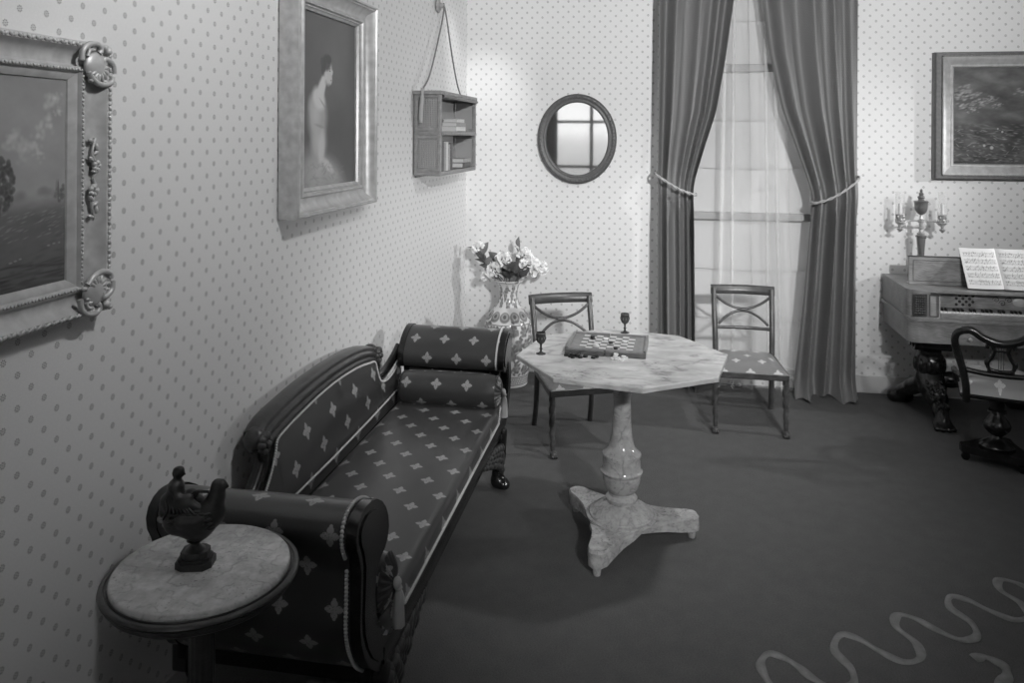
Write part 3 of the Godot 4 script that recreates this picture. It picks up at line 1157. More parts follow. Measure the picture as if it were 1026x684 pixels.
		tube(s, curve([Vector3(-.762, .15, fz), Vector3(-.762, .19, fz - sg * .10), Vector3(-.762, .245, fz - sg * .25), Vector3(-.762, .275, fz - sg * .41)], 6), [.035, .036, .036, .035, .034, .032, .03, .03, .03, .03, .029, .028, .027, .026, .024, .022, .020, .016, .012], 10)
		obj("carved_wing", s, M.carved, leg, true)
		s = sf()
		lathe(s, [[0, 0], [.022, 0], [.028, .03], [.022, .06], [.03, .09], [.034, .15], [.028, .20], [.036, .22], [.036, .27], [0, .27]], 16, Transform3D(Basis(), Vector3(-1.27, 0, fz + .01 * sg)))
		obj("leg", s, M.ebony, t, true)
		s = sf()
		lathe(s, [[0, 0], [.016, 0], [.022, .02], [.014, .035], [.022, .06], [.022, .10], [.014, .115], [.022, .14], [.016, .17], [0, .17]], 14, Transform3D(Basis(Vector3.BACK, PI / 2), Vector3(-.77, .235, fz + sg * .03)))
		obj("baluster", s, M.dark_wood, leg, true)
	t.rotation.y = 0.0125
	# bolsters lie on the seat
	bolster(Vector3(-.752, .495, -3.655), .455, .080, "dark satin bolster at the far end of the sofa, below the rolled arm", t)
	bolster(Vector3(-.742, .487, -2.052), .50, .080, "dark satin bolster with gathered end and pale tassel at the near end of the sofa", t)

func seat_y(v: float) -> float:
	return lerpf(0.412, 0.428, v)

# extruded upholstery with uv in fabric repeats
func soft_extrude(s, pp: PackedVector2Array, depth: float, T: Transform3D, u0 := 0.0, v0 := 0.0):
	var n := pp.size()
	s.set_smooth_group(0)
	var acc := 0.0
	var q := curve(Array(pp), 3, true)
	n = q.size()
	for i in n:
		var a: Vector2 = q[i]
		var b: Vector2 = q[(i + 1) % n]
		var d := a.distance_to(b)
		quad(s, T * Vector3(a.x, a.y, 0), T * Vector3(a.x, a.y, depth), T * Vector3(b.x, b.y, depth), T * Vector3(b.x, b.y, 0),
			Vector2(u0, acc / FV + v0), Vector2(u0 + depth / FU, acc / FV + v0), Vector2(u0 + depth / FU, (acc + d) / FV + v0), Vector2(u0, (acc + d) / FV + v0))
		acc += d

# beaded cord as one joined trim
func beads(parent, path: Array, r: float):
	var s := sf()
	var c := []
	var step := r * 1.7
	var carry := 0.0
	for i in path.size() - 1:
		var a: Vector3 = path[i]
		var b: Vector3 = path[i + 1]
		var L := a.distance_to(b)
		while carry < L:
			c.append(a.lerp(b, carry / maxf(L, 1e-6)))
			carry += step
		carry -= L
	for p in c:
		ellipsoid(s, p, Vector3(r, r, r), 6, 4)
	obj("piping", s, M.cord, parent, true)

func bolster(at: Vector3, L: float, r: float, label: String, so):
	var wt: Transform3D = so.transform * Transform3D(Basis(), at - Vector3(-1.0, 0, -2.90))
	var t := thing("bolster_cushion", label, "cushion", wt.origin, so.rotation.y, "sofa bolsters")
	var s := sf()
	# cylinder along -x from the end face at x = 0
	surf(s, 40, 16, func(u: float, v: float):
		var a: float = TAU * u
		var rr := r * (1.0 + 0.012 * sin(a * 3.0 + v * 5.0)) * (1.0 - 0.10 * pow(absf(v - 0.5) * 2.0, 8.0))
		return Vector3(-L * v, cos(a) * rr, sin(a) * rr), Vector2.ONE, func(u: float, v: float): return Vector2((at.x - v * L + 1.104) / FU, u * 2.5 + .1))
	var body := obj("cover", s, M.satin, t)
	for e in 2:
		s = sf()
		surf(s, 72, 8, func(u: float, v: float):
			var a: float = TAU * u
			var rr := r * 0.90 * (1.0 - v) + 0.004
			var x := 0.022 * sin(v * PI * 0.5) + 0.006 * (1.0 - v) * sin(a * 18.0) * sin(v * PI) * 1.6
			return Vector3(x if e == 0 else -L - x, cos(a) * rr, sin(a) * rr), Vector2.ONE, func(u: float, v: float): return Vector2(u * 3.0 + .3, v * .45 + .3))
		obj("gathered_end", s, M.satin, t)
	s = sf()
	ellipsoid(s, Vector3(.030, 0, 0), Vector3(.012, .017, .017), 12, 8)
	var k := obj("button", s, M.tassel, t)
	s = sf()
	lathe(s, [[0, -.108], [.0165, -.108], [.015, -.06], [.012, -.025], [.008, -.012], [.0115, -.004], [.008, .004], [0, .006]], 18, Transform3D(Basis(), Vector3(.034, -.008, 0)), 1.0, 38.0, func(a: float, y: float): return 1.0 + 0.08 * sin(a * 12.0) if y < -.02 else 1.0)
	obj("tassel", s, M.tassel, k)

# ------------------------------------------------------------------ octagonal marble table
const TC := Vector3(-.165, 0, -3.38)

func marble_table():
	var t := thing("pedestal_table", "octagonal pale marble table on baluster column and three-footed base", "table", TC)
	var s := sf(false)
	var rings := [[.440, .757], [.449, .761], [.449, .776], [.445, .78]]
	var oc := func(r: float, y: float, k: int) -> Vector3:
		var a := deg_to_rad(167.5 + 45.0 * k)
		return Vector3(cos(a) * r, y, sin(a) * r)
	for i in rings.size() - 1:
		for k in 8:
			quad(s, oc.call(rings[i][0], rings[i][1], k), oc.call(rings[i][0], rings[i][1], k + 1), oc.call(rings[i + 1][0], rings[i + 1][1], k + 1), oc.call(rings[i + 1][0], rings[i + 1][1], k))
	for k in 8:
		tri(s, Vector3(0, .78, 0), oc.call(.445, .78, k), oc.call(.445, .78, k + 1))
		tri(s, Vector3(0, .757, 0), oc.call(.440, .757, k + 1), oc.call(.440, .757, k))
	obj("table_top", s, M.marble_top, t)
	s = sf()
	lathe(s, [[0, .108], [.135, .108], [.138, .114], [.134, .120], [.126, .122], [.112, .137], [.088, .151], [.066, .158], [.058, .161], [.058, .168], [.066, .172], [.067, .182], [.060, .190], [.053, .194], [.053, .204],
		[.060, .210], [.072, .228], [.080, .255], [.083, .282], [.088, .287], [.089, .294], [.084, .299], [.081, .306], [.079, .352], [.082, .358], [.081, .366], [.066, .380], [.055, .394], [.049, .415], [.043, .450], [.039, .50], [.037, .58], [.037, .66], [.044, .668], [.047, .676], [.044, .684], [.037, .69], [.037, .72], [.10, .757], [0, .757]], 40)
	obj("column", s, M.scagliola, t)
	# concave-sided base on three arms
	var ol := []
	for k in 3:
		var a := deg_to_rad(105.0 + 120.0 * k)
		var d := Vector2(cos(a), sin(a))
		var e := Vector2(-d.y, d.x)
		ol.append_array([[d * .325 - e * .026, 0.0], [d * .332 - e * .012, 0.0], [d * .332 + e * .012, 0.0], [d * .325 + e * .026, 0.0], [d * .300 + e * .040, 0.02], [d * .24 + e * .050, 0.2], [d * .18 + e * .068, .6], [d * .13 + e * .095, 1.0]])
		var a2 := a + deg_to_rad(60.0)
		var d2 := Vector2(cos(a2), sin(a2))
		var e2 := Vector2(-d2.y, d2.x)
		ol.append([d2 * .122, 1.0])
		var a3 := a + deg_to_rad(120.0)
		d = Vector2(cos(a3), sin(a3))
		e = Vector2(-d.y, d.x)
		ol.append_array([[d * .13 - e * .095, 1.0], [d * .18 - e * .068, .6], [d * .24 - e * .050, .2], [d * .300 - e * .040, 0.02]])
	var poly := PackedVector2Array()
	for q in ol:
		poly.append(q[0])
	var n := ol.size()
	s = sf()
	for i in n:
		var a = ol[i]
		var b = ol[(i + 1) % n]
		var P := func(q, y: float, f := 1.0) -> Vector3: return Vector3(q[0].x * f, y, q[0].y * f)
		var ya: float = .038 + .034 * a[1]
		var yb: float = .038 + .034 * b[1]
		s.set_smooth_group(2)
		quad(s, P.call(a, ya), P.call(a, .092), P.call(b, .092), P.call(b, yb))
		s.set_smooth_group(-1)
		quad(s, P.call(a, .092), P.call(a, .102, .975), P.call(b, .102, .975), P.call(b, .092))
	s.set_smooth_group(-1)
	var idx := Geometry2D.triangulate_polygon(poly)
	for i in range(0, idx.size(), 3):
		var A = ol[idx[i]]
		var B = ol[idx[i + 1]]
		var C = ol[idx[i + 2]]
		otri(s, Vector3(0, 0, 0), Vector3(A[0].x * .975, .102, A[0].y * .975), Vector3(B[0].x * .975, .102, B[0].y * .975), Vector3(C[0].x * .975, .102, C[0].y * .975))
		otri(s, Vector3(0, .2, 0), Vector3(A[0].x, .038 + .034 * A[1], A[0].y), Vector3(B[0].x, .038 + .034 * B[1], B[0].y), Vector3(C[0].x, .038 + .034 * C[1], C[0].y))
	lathe(s, [[0, .1], [.148, .1], [.148, .108], [.14, .112], [0, .112]], 40)
	obj("base", s, M.scagliola, t)
	for k in 3:
		var a := deg_to_rad(105.0 + 120.0 * k)
		s = sf()
		lathe(s, [[0, 0], [.014, 0], [.016, .01], [.017, .026], [.026, .032], [.027, .042], [0, .042]], 16, Transform3D(Basis(), Vector3(cos(a) * .303, 0, sin(a) * .303)))
		obj("foot", s, M.scagliola, t)

# ------------------------------------------------------------------ small round table by the sofa
const GC := Vector3(-.992, 0, -1.590)

func gueridon():
	var t := thing("round_table", "small round marble-topped table with dark moulded rim beside the sofa arm", "table", GC)
	var s := sf()
	lathe(s, [[0, .735], [.186, .735], [.188, .742], [.186, .749], [.182, .752], [0, .752]], 64)
	obj("marble_top", s, M.marble_vein, t)
	s = sf()
	lathe(s, [[0, .696], [.15, .696], [.172, .700], [.184, .703], [.184, .707], [.190, .708], [.194, .711], [.194, .715], [.190, .717], [.196, .718], [.201, .721], [.201, .725], [.197, .727], [.203, .728], [.207, .732], [.206, .737], [.201, .740], [.196, .7395], [.195, .737], [.192, .737], [.191, .7405], [.189, .7405], [.189, .735], [0, .735]], 64, Transform3D(), 1.0, 50.0)
	obj("rim", s, M.dark_wood, t)
	s = sf()
	lathe(s, [[0, .02], [.075, .02], [.075, .05], [.05, .075], [.034, .10], [.028, .14], [.027, .60], [.03, .63], [.028, .655], [.04, .68], [.06, .70], [0, .70]], 48, Transform3D(), 1.0, 38.0, func(a: float, y: float): return 1.0 + (0.05 * sin(a * 14.0) if y > .12 and y < .64 else 0.0))
	var col := obj("column", s, M.dark_wood, t)
	s = sf()
	for k in 16:
		var a := TAU * k / 16
		ellipsoid(s, Vector3(cos(a) * .036, .672, sin(a) * .036), Vector3(.008, .020, .008), 7, 6)
	lathe(s, [[.030, .645], [.036, .652], [.034, .662], [.045, .695], [.04, .70]], 32)
	obj("leaf_collar", s, M.gilt_dark, col)
	s = sf(false)
	for k in 3:
		var a := TAU * k / 3 + .5
		var T := Transform3D(Basis(Vector3.UP, -a), Vector3.ZERO)
		bx(s, Vector3(.10, .035, 0), Vector3(.17, .03, .06), .008, T)
	obj("base", s, M.dark_wood, t)
	for k in 3:
		var a := TAU * k / 3 + .5
		s = sf()
		ellipsoid(s, Vector3(cos(a) * .165, .018, sin(a) * .165), Vector3(.024, .018, .024), 12, 8)
		obj("foot", s, M.dark_wood, t)

# ------------------------------------------------------------------ two side chairs
func side_chairs():
	var t := thing("side_chair", "low dark side chair with crossed-arc back and upholstered seat before the window", "chair", Vector3(.500, 0, -4.955), 0.0, "side chairs with crossed-arc backs")
	var s: SurfaceTool
	for x in [-1.0, 1.0]:
		# twisted front leg with paw
		s = sf()
		surf(s, 20, 60, func(u: float, v: float):
			var a: float = TAU * u
			var y := lerpf(.335, .03, v)
			var r := lerpf(.0185, .0125, v) * (1.0 + (0.14 * sin(a * 3.0 + y * 95.0) if v > .12 and v < .88 else 0.0))
			var z := .215 + .02 * pow(v, 3.0)
			return Vector3(x * .195 + r * cos(a), y, z + r * sin(a)))
		var leg := obj("leg", s, M.chair_wood, t)
		s = sf()
		ellipsoid(s, Vector3(x * .195, .018, .245), Vector3(.020, .018, .028), 12, 8)
		for k in 3:
			ellipsoid(s, Vector3(x * .195 + (k - 1) * .011, .011, .266), Vector3(.0075, .011, .012), 8, 6)
		obj("paw", s, M.chair_wood, leg)
		# sabre back leg running up into the back post
		s = sf()
		tube(s, curve([Vector3(x * .172, 0, -.235), Vector3(x * .170, .12, -.205), Vector3(x * .170, .25, -.19), Vector3(x * .170, .345, -.19), Vector3(x * .172, .45, -.20), Vector3(x * .175, .58, -.232), Vector3(x * .178, .735, -.285)], 5), 0.0165, 8, false, true, 0.85)
		obj("leg", s, M.chair_wood, t)
	# seat frame
	s = sf(false)
	bx(s, Vector3(0, .332, .222), Vector3(.425, .040, .026), .006)
	bx(s, Vector3(0, .332, -.19), Vector3(.34, .040, .022), .005)
	for x in [-1.0, 1.0]:
		var T := Transform3D(Basis(Vector3.UP, -x * -.07), Vector3(x * .187, .332, .015))
		bx(s, Vector3.ZERO, Vector3(.024, .040, .42), .005, T)
	obj("seat_frame", s, M.chair_wood, t)
	s = sf()
	surf(s, 20, 20, func(u: float, v: float):
		var z := lerpf(-.195, .232, v)
		var hw := lerpf(.172, .208, v)
		var d := minf(minf(u, 1.0 - u), minf(v, 1.0 - v)) * 2.0
		var y := .350 + .045 * (1.0 - pow(1.0 - minf(d * 1.3, 1.0), 2.4))
		return Vector3(lerpf(-hw, hw, u), y, z), Vector2.ONE, func(u: float, v: float): return Vector2(lerpf(-.2, .2, u) / FU, (v - .52) * .43 / FV))
	obj("seat", s, M.satin_pale, t)
	# back
	s = sf()
	surf(s, 20, 8, func(u: float, v: float):
		var x := lerpf(-.196, .196, u)
		var a: float = TAU * v
		var bow := -.030 * (1.0 - pow(x / .196, 2.0))
		var yy := .726 + .029 * signf(sin(a)) * pow(absf(sin(a)), .5)
		return Vector3(x, yy, -.276 + bow - (yy - .70) * .3 + .012 * cos(a)))
	obj("top_rail", s, M.chair_wood, t)
	s = sf(false)
	surf(s, 16, 8, func(u: float, v: float):
		var x := lerpf(-.172, .172, u)
		var a: float = TAU * v
		return Vector3(x, .500 + .011 * sin(a), -.214 - .02 * (1.0 - pow(x / .172, 2.0)) + .009 * cos(a)))
	obj("lower_rail", s, M.chair_wood, t)
	for k in 2:
		var pts := []
		for i in 17:
			var u := i / 16.0 * 2.0 - 1.0
			var y := .608 + (.078 * u * u + .006) * (1.0 if k == 0 else -1.0)
			pts.append(Vector3(u * (.168 if k == 0 else .150), y, -.236 - (y - .6) * .32 - .022 * (1.0 - u * u)))
		s = sf()
		tube(s, pts, .0085, 8)
		obj("back_arc", s, M.chair_wood, t)
	s = sf()
	ellipsoid(s, Vector3(0, .608, -.258), Vector3(.034, .013, .011), 12, 6)
	obj("back_boss", s, M.chair_wood, t)
	copy(t, Vector3(-.484, 0, -4.470), deg_to_rad(24.0), "low dark side chair with crossed-arc back between the vase and the octagonal table")

# ------------------------------------------------------------------ piano stool with lyre back
func music_stool():
	var t := thing("music_chair", "dark lyre-backed music chair on a turned pedestal in front of the piano", "chair", Vector3(1.735, 0, -4.585), deg_to_rad(-16.0))
	# local: back of the chair towards +z, seat centre above the origin
	var s := sf(false)
	var poly := PackedVector2Array()
	for k in 3:
		var a := deg_to_rad(75.0 + 120.0 * k)
		var d := Vector2(cos(a), sin(a))
		var e := Vector2(-d.y, d.x)
		for q in [[.165, -.035], [.175, -.02], [.175, .02], [.165, .035], [.14, .045], [.11, .06], [.085, .085]]:
			poly.append(d * q[0] + e * q[1])
		var a3 := a + deg_to_rad(120.0)
		d = Vector2(cos(a3), sin(a3))
		e = Vector2(-d.y, d.x)
		for q in [[.11, -.06], [.14, -.045]]:
			poly.append(d * q[0] + e * q[1])
	extrude(s, poly, .035, Transform3D(Basis(Vector3.RIGHT, -PI / 2), Vector3(0, .045, 0)), false)
	obj("base", s, M.ebony, t)
	for k in 3:
		var a := deg_to_rad(75.0 + 120.0 * k)
		s = sf()
		lathe(s, [[0, 0], [.014, 0], [.022, .014], [.02, .03], [.012, .036], [.022, .046], [0, .046]], 14, Transform3D(Basis(), Vector3(cos(a) * .15, 0, -sin(a) * .15)))
		obj("foot", s, M.ebony, t)
	s = sf()
	lathe(s, [[0, .078], [.080, .078], [.085, .088], [.075, .10], [.06, .108], [.045, .118], [.03, .128], [.026, .140], [.045, .155], [.062, .175], [.066, .195], [.055, .22], [.038, .24], [.032, .255], [.046, .262], [.044, .272], [.034, .28], [.036, .355], [.05, .362], [0, .362]], 28)
	obj("column", s, M.ebony, t)
	s = sf(false)
	bx(s, Vector3(0, .372, 0), Vector3(.36, .024, .33), .008)
	obj("seat_frame", s, M.ebony, t)
	s = sf()
	surf(s, 20, 22, func(u: float, v: float):
		var x := lerpf(-.178, .178, u)
		var d := minf(minf(u, 1.0 - u), minf(v, 1.0 - v)) * 2.0
		var y := .384 + .085 * (1.0 - pow(1.0 - minf(d * 2.2, 1.0), 2.6))
		return Vector3(x, y, lerpf(-.165, .165, v)), Vector2.ONE, func(u: float, v: float): return Vector2((u - .5) * .36 / FU, (v - .92) * .40 / FV))
	obj("seat", s, M.satin_light, t)
	for x in [-1.0, 1.0]:
		s = sf()
		tube(s, curve([Vector3(x * .150, .345, .165), Vector3(x * .152, .42, .178), Vector3(x * .165, .50, .182), Vector3(x * .190, .59, .19), Vector3(x * .205, .655, .205), Vector3(x * .196, .70, .215), Vector3(x * .165, .722, .218)], 6), 0.0185, 10)
		obj("back_post", s, M.ebony, t)
		s = sf()
		tube(s, curve([Vector3(x * .17, .47, .16), Vector3(x * .195, .475, .10), Vector3(x * .20, .47, .03), Vector3(x * .185, .40, .0)], 6), 0.014, 8)
		obj("arm", s, M.ebony, t)
	s = sf()
	tube(s, curve([Vector3(-.172, .720, .218), Vector3(-.13, .722, .218), Vector3(-.07, .685, .218), Vector3(0, .668, .218), Vector3(.07, .685, .218), Vector3(.13, .722, .218), Vector3(.172, .720, .218)], 6), 0.020, 10, false, true, 0.8)
	obj("top_rail", s, M.ebony, t)
	s = sf()
	tube(s, curve([Vector3(-.152, .512, .182), Vector3(-.10, .505, .182), Vector3(0, .500, .182), Vector3(.10, .505, .182), Vector3(.152, .512, .182)], 5), 0.0145, 8)
	obj("lower_rail", s, M.ebony, t)
	# lyre
	s = sf()
	for x in [-1.0, 1.0]:
		tube(s, curve([Vector3(x * .012, .522, .19), Vector3(x * .050, .530, .19), Vector3(x * .058, .560, .192), Vector3(x * .040, .595, .197), Vector3(x * .030, .630, .203), Vector3(x * .040, .655, .207), Vector3(x * .058, .657, .208), Vector3(x * .062, .640, .206)], 6), 0.0095, 8)
		ellipsoid(s, Vector3(x * .062, .563, .193), Vector3(.012, .02, .010), 8, 6)
	bx(s, Vector3(0, .520, .188), Vector3(.12, .018, .02), .005)
	bx(s, Vector3(0, .628, .203), Vector3(.07, .010, .012), .003)
	var ly := obj("lyre", s, M.ebony, t)
	for k in 3:
		s = sf()
		tube(s, [Vector3((k - 1) * .011, .525, .19), Vector3((k - 1) * .011, .662, .207)], .0022, 6)
		obj("string", s, M.silver_dark, ly)

# ------------------------------------------------------------------ square piano
func piano():
	var t := thing("square_piano", "inlaid square piano with carved dark lion legs at the right of the back wall", "piano", Vector3(2.15, 0, -5.3))
	var x0 := 1.432
	var x1 := 2.95
	var zb := -5.625
	var zf := -5.05
	var s := sf()
	var plan := func(o: float) -> PackedVector2Array:
		var p := PackedVector2Array([Vector2(x0 - o, -zb), Vector2(x0 - o, -zf - .07 + .0)])
		p[1] = Vector2(x0 - o, -(zf - .07))
		for k in 7:
			var a := PI + PI / 2 * k / 6.0
			p.append(Vector2(x0 + .06 + cos(a) * (.06 + o), -(zf - .06) + sin(a) * (.06 + o)))
		p.append_array(PackedVector2Array([Vector2(x1 - .06, -(zf + o)), Vector2(x1 + o, -(zf - .06)), Vector2(x1 + o, -zb)]))
		return p
	var up := func(y: float) -> Transform3D: return Transform3D(Basis(Vector3.RIGHT, -PI / 2), Vector3(0, y, 0))
	# lower case
	s = sf()
	extrude(s, plan.call(-.006), .13, up.call(.492), true)
	obj("lower_case", s, M.satinwood, t, true)
	s = sf()
	extrude(s, plan.call(.010), .020, up.call(.622), true)
	obj("lip_moulding", s, M.satinwood, t, true)
	# upper case: shell with the keyboard recess left open
	s = sf()
	var pz := -5.115
	var shell := PackedVector2Array()
	shell.append(Vector2(x0, -zb))
	shell.append(Vector2(x0, -(zf - .07)))
	for k in 7:
		var a := PI + PI / 2 * k / 6.0
		shell.append(Vector2(x0 + .06 + cos(a) * .06, -(zf - .06) + sin(a) * .06))
	shell.append_array(PackedVector2Array([Vector2(1.605, -zf), Vector2(1.605, -pz), Vector2(2.78, -pz), Vector2(2.78, -zf), Vector2(x1, -zf), Vector2(x1, -zb)]))
	extrude(s, shell, .150, up.call(.642), true)
	obj("upper_case", s, M.satinwood, t, true)
	s = sf()
	extrude(s, plan.call(.004), .013, up.call(.792), true)
	obj("lid", s, M.satinwood, t, true)
	# lid edge line
	s = sf(false)
	bx(s, Vector3(2.2, .789, zf + .003), Vector3(1.30, .007, .006), .001)
	obj("lid_moulding", s, M.dark_wood, t, true)
	# keyslip and keys
	s = sf(false)
	bx(s, Vector3(2.1925, .656, zf - .012), Vector3(1.17, .030, .022), .004)
	obj("keyslip", s, M.satinwood, t, true)
	s = sf(false)
	for k in 52:
		bx(s, Vector3(1.618 + k * .0222, .672, zf - .043), Vector3(.0206, .014, .044), .002)
	var ks := obj("white_keys", s, M.ivory, t, true)
	ks.set_meta("kind", "stuff")
	s = sf(false)
	for k in 51:
		if k % 7 in [0, 1, 3, 4, 5]:
			bx(s, Vector3(1.629 + k * .0222, .686, zf - .052), Vector3(.011, .016, .026), .002)
	ks = obj("black_keys", s, M.black, t, true)
	ks.set_meta("kind", "stuff")
	# nameboard with fretwork and inlay
	s = sf(false)
	bx(s, Vector3(2.1925, .745, pz + .006), Vector3(1.17, .092, .012), .002)
	var nb := obj("nameboard", s, M.satinwood, t, true)
	for xx in [1.752, 2.56]:
		s = sf()
		for i in 6:
			for j in 4:
				if (i + j) % 2 == 0:
					lathe(s, [[0, 0], [.0085, 0], [.0085, .0025], [0, .0025]], 10, Transform3D(Basis(Vector3.RIGHT, PI / 2), Vector3(xx - .045 + i * .018, .719 + j * .018, pz + .0115)))
		obj("fretwork", s, M.black, nb, true)
	s = sf()
	lathe(s, [[0, 0], [.030, 0], [.031, .002], [.028, .004], [0, .004]], 28, Transform3D(Basis(Vector3.RIGHT, PI / 2) * Basis.from_scale(Vector3(1.35, 1, .85)), Vector3(2.05, .745, pz + .012)))
	obj("inlay_oval", s, M.light_wood, nb, true)
	s = sf()
	for sg in [-1.0, 1.0]:
		for k in 3:
			var c := Vector3(2.05 + sg * (.06 + k * .034), .745 + .010 * (1 if k % 2 == 0 else -1), pz + .0125)
			var sp := []
			for i in 22:
				var a := i * .42
				sp.append(c + Vector3(sg * cos(a), sin(a), 0) * (.019 - i * .0008))
			tube(s, sp, .0026, 5)
	obj("inlay_scrolls", s, M.dark_wood, nb, true)
	# left stile: carved dark panel in a frame and a strung inlay panel
	s = sf(false)
	bx(s, Vector3(1.492, .716, zf + .002), Vector3(.078, .132, .008), .002)
	var pn := obj("carved_panel", s, M.dark_wood, t, true)
	s = sf()
	for i in 5:
		for j in 8:
			ellipsoid(s, Vector3(1.469 + i * .0115, .668 + j * .0135, zf + .007), Vector3(.006, .008, .005), 6, 5, Basis(Vector3.BACK, (i + j) * 1.1))
	obj("carving", s, M.carved, pn, true)
	s = sf(false)
	frame_box(s, Vector3(1.570, .716, zf + .0015), .046, .126, .004)
	obj("inlay_line", s, M.dark_wood, t, true)
	s = sf(false)
	# upright folding board on the lid
	s = sf(false)
	bx(s, Vector3(2.195, .890, -5.248), Vector3(1.425, .170, .016), .003)
	var bb := obj("upright_board", s, M.satinwood, t, true)
	s = sf(false)
	frame_box(s, Vector3(1.70, .890, -5.2395), .38, .125, .003)
	obj("inlay_line", s, M.dark_wood, bb, true)
	s = sf(false)
	bx(s, Vector3(2.195, .977, -5.248), Vector3(1.43, .006, .020), .002)
	obj("board_cap", s, M.dark_wood, bb, true)
	s = sf()
	ellipsoid(s, Vector3(1.476, .818, -5.246), Vector3(.006, .007, .007), 8, 6)
	obj("hinge_knob", s, M.silver, bb, true)
	# drawer knob under the case
	s = sf()
	lathe(s, [[0, 0], [.005, 0], [.005, .008], [.011, .014], [.011, .02], [0, .024]], 14, Transform3D(Basis(Vector3.RIGHT, PI / 2), Vector3(1.76, .53, zf + .004)))
	obj("knob", s, M.silver, t, true)
	# lion legs
	for lx in [1.605, 2.30]:
		s = sf()
		lathe(s, [[0, .262], [.070, .262], [.082, .29], [.086, .32], [.083, .35], [.074, .38], [.062, .395], [.062, .41], [0, .41]], 28, Transform3D(Basis(), Vector3(lx, 0, -5.235)), 1.0, 38.0, func(a: float, y: float): return 1.0 + .05 * sin(a * 9.0 + y * 40.0))
		for k in 10:
			var a := TAU * k / 10
			ellipsoid(s, Vector3(lx + cos(a) * .078, .325, -5.235 + sin(a) * .078), Vector3(.018, .042, .018), 8, 6)
		var leg := obj("leg", s, M.ebony, t, true)
		s = sf()
		tube(s, [Vector3(lx - .105, .455, -5.20), Vector3(lx + .105, .455, -5.20)], .040, 14)
		tube(s, [Vector3(lx - .105, .455, -5.29), Vector3(lx + .105, .455, -5.29)], .036, 14)
		bx(s, Vector3(lx, .472, -5.245), Vector3(.20, .04, .16), .006)
		for e in [-.106, .106]:
			ellipsoid(s, Vector3(lx + e, .455, -5.20), Vector3(.008, .022, .022), 10, 6)
		obj("scroll_capital", s, M.ebony, leg, true)
		s = sf()
		blob(s, [
			[Vector3(lx, .245, -5.235), Vector3(lx + .005, .20, -5.20), .085, .078],
			[Vector3(lx + .005, .20, -5.20), Vector3(lx + .01, .15, -5.13), .072, .058],
			[Vector3(lx + .01, .15, -5.13), Vector3(lx + .012, .09, -5.075), .054, .040],
			[Vector3(lx + .012, .09, -5.075), Vector3(lx + .012, .045, -5.045), .040, .042],
			[Vector3(lx - .024, .03, -5.035), Vector3(lx - .036, .016, -4.985), .019, .0145],
			[Vector3(lx - .001, .033, -5.030), Vector3(lx - .006, .016, -4.972), .019, .0145],
			[Vector3(lx + .023, .033, -5.030), Vector3(lx + .027, .016, -4.972), .019, .0145],
			[Vector3(lx + .046, .03, -5.035), Vector3(lx + .058, .016, -4.985), .019, .0145],
			[Vector3(lx - .03, .20, -5.26), Vector3(lx - .06, .15, -5.36), .06, .05],
			[Vector3(lx - .06, .15, -5.36), Vector3(lx - .075, .10, -5.45), .05, .045],
			[Vector3(lx - .075, .10, -5.45), Vector3(lx - .095, .06, -5.50), .046, .046],
			[Vector3(lx - .06, .045, -5.50), Vector3(lx - .13, .045, -5.50), .045, .045]], .016, .0075)
		obj("lion_foot", s, M.ebony, leg, true)
		s = sf()
		for k in 70:
			var f := rng.randf()
			var c := Vector3(lx, .225, -5.20).lerp(Vector3(lx + .012, .10, -5.075), f) + Vector3(rng.randf_range(-.05, .05) * (1.0 - f * .4), rng.randf_range(-.01, .03), .055 * (1.0 - f * .45))
			ellipsoid(s, c, Vector3(.009, .020, .009), 6, 5, Basis(Vector3.RIGHT, -.6) * Basis(Vector3.BACK, rng.randf_range(-.5, .5)))
		obj("carved_fur", s, M.ebony, leg, true)
	s = sf()
	tube(s, curve([Vector3(1.66, .235, -5.22), Vector3(1.75, .24, -5.22), Vector3(1.85, .225, -5.22), Vector3(1.97, .225, -5.22), Vector3(2.1, .225, -5.22), Vector3(2.25, .24, -5.22)], 4), [.04, .045, .05, .05, .046, .04, .034, .030, .028, .026, .026, .026, .026, .026, .028, .03, .034, .04, .045, .045, .04], 12)
	for k in 14:
		ellipsoid(s, Vector3(1.69 + rng.randf() * .13, .235 + rng.randf_range(-.035, .035), -5.18), Vector3(.018, .012, .014), 7, 5)
	obj("stretcher", s, M.ebony, t, true)

func frame_box(s, c: Vector3, w: float, h: float, b: float):
	if w <= 0.0:
		return
	for sg in [-1.0, 1.0]:
		bx(s, c + Vector3(sg * w / 2, 0, 0), Vector3(b, h + b, .002))
		bx(s, c + Vector3(0, sg * h / 2, 0), Vector3(w - b, b, .002))

# ------------------------------------------------------------------ vase and flowers
const VC := Vector3(-1.04, 0, -5.36)

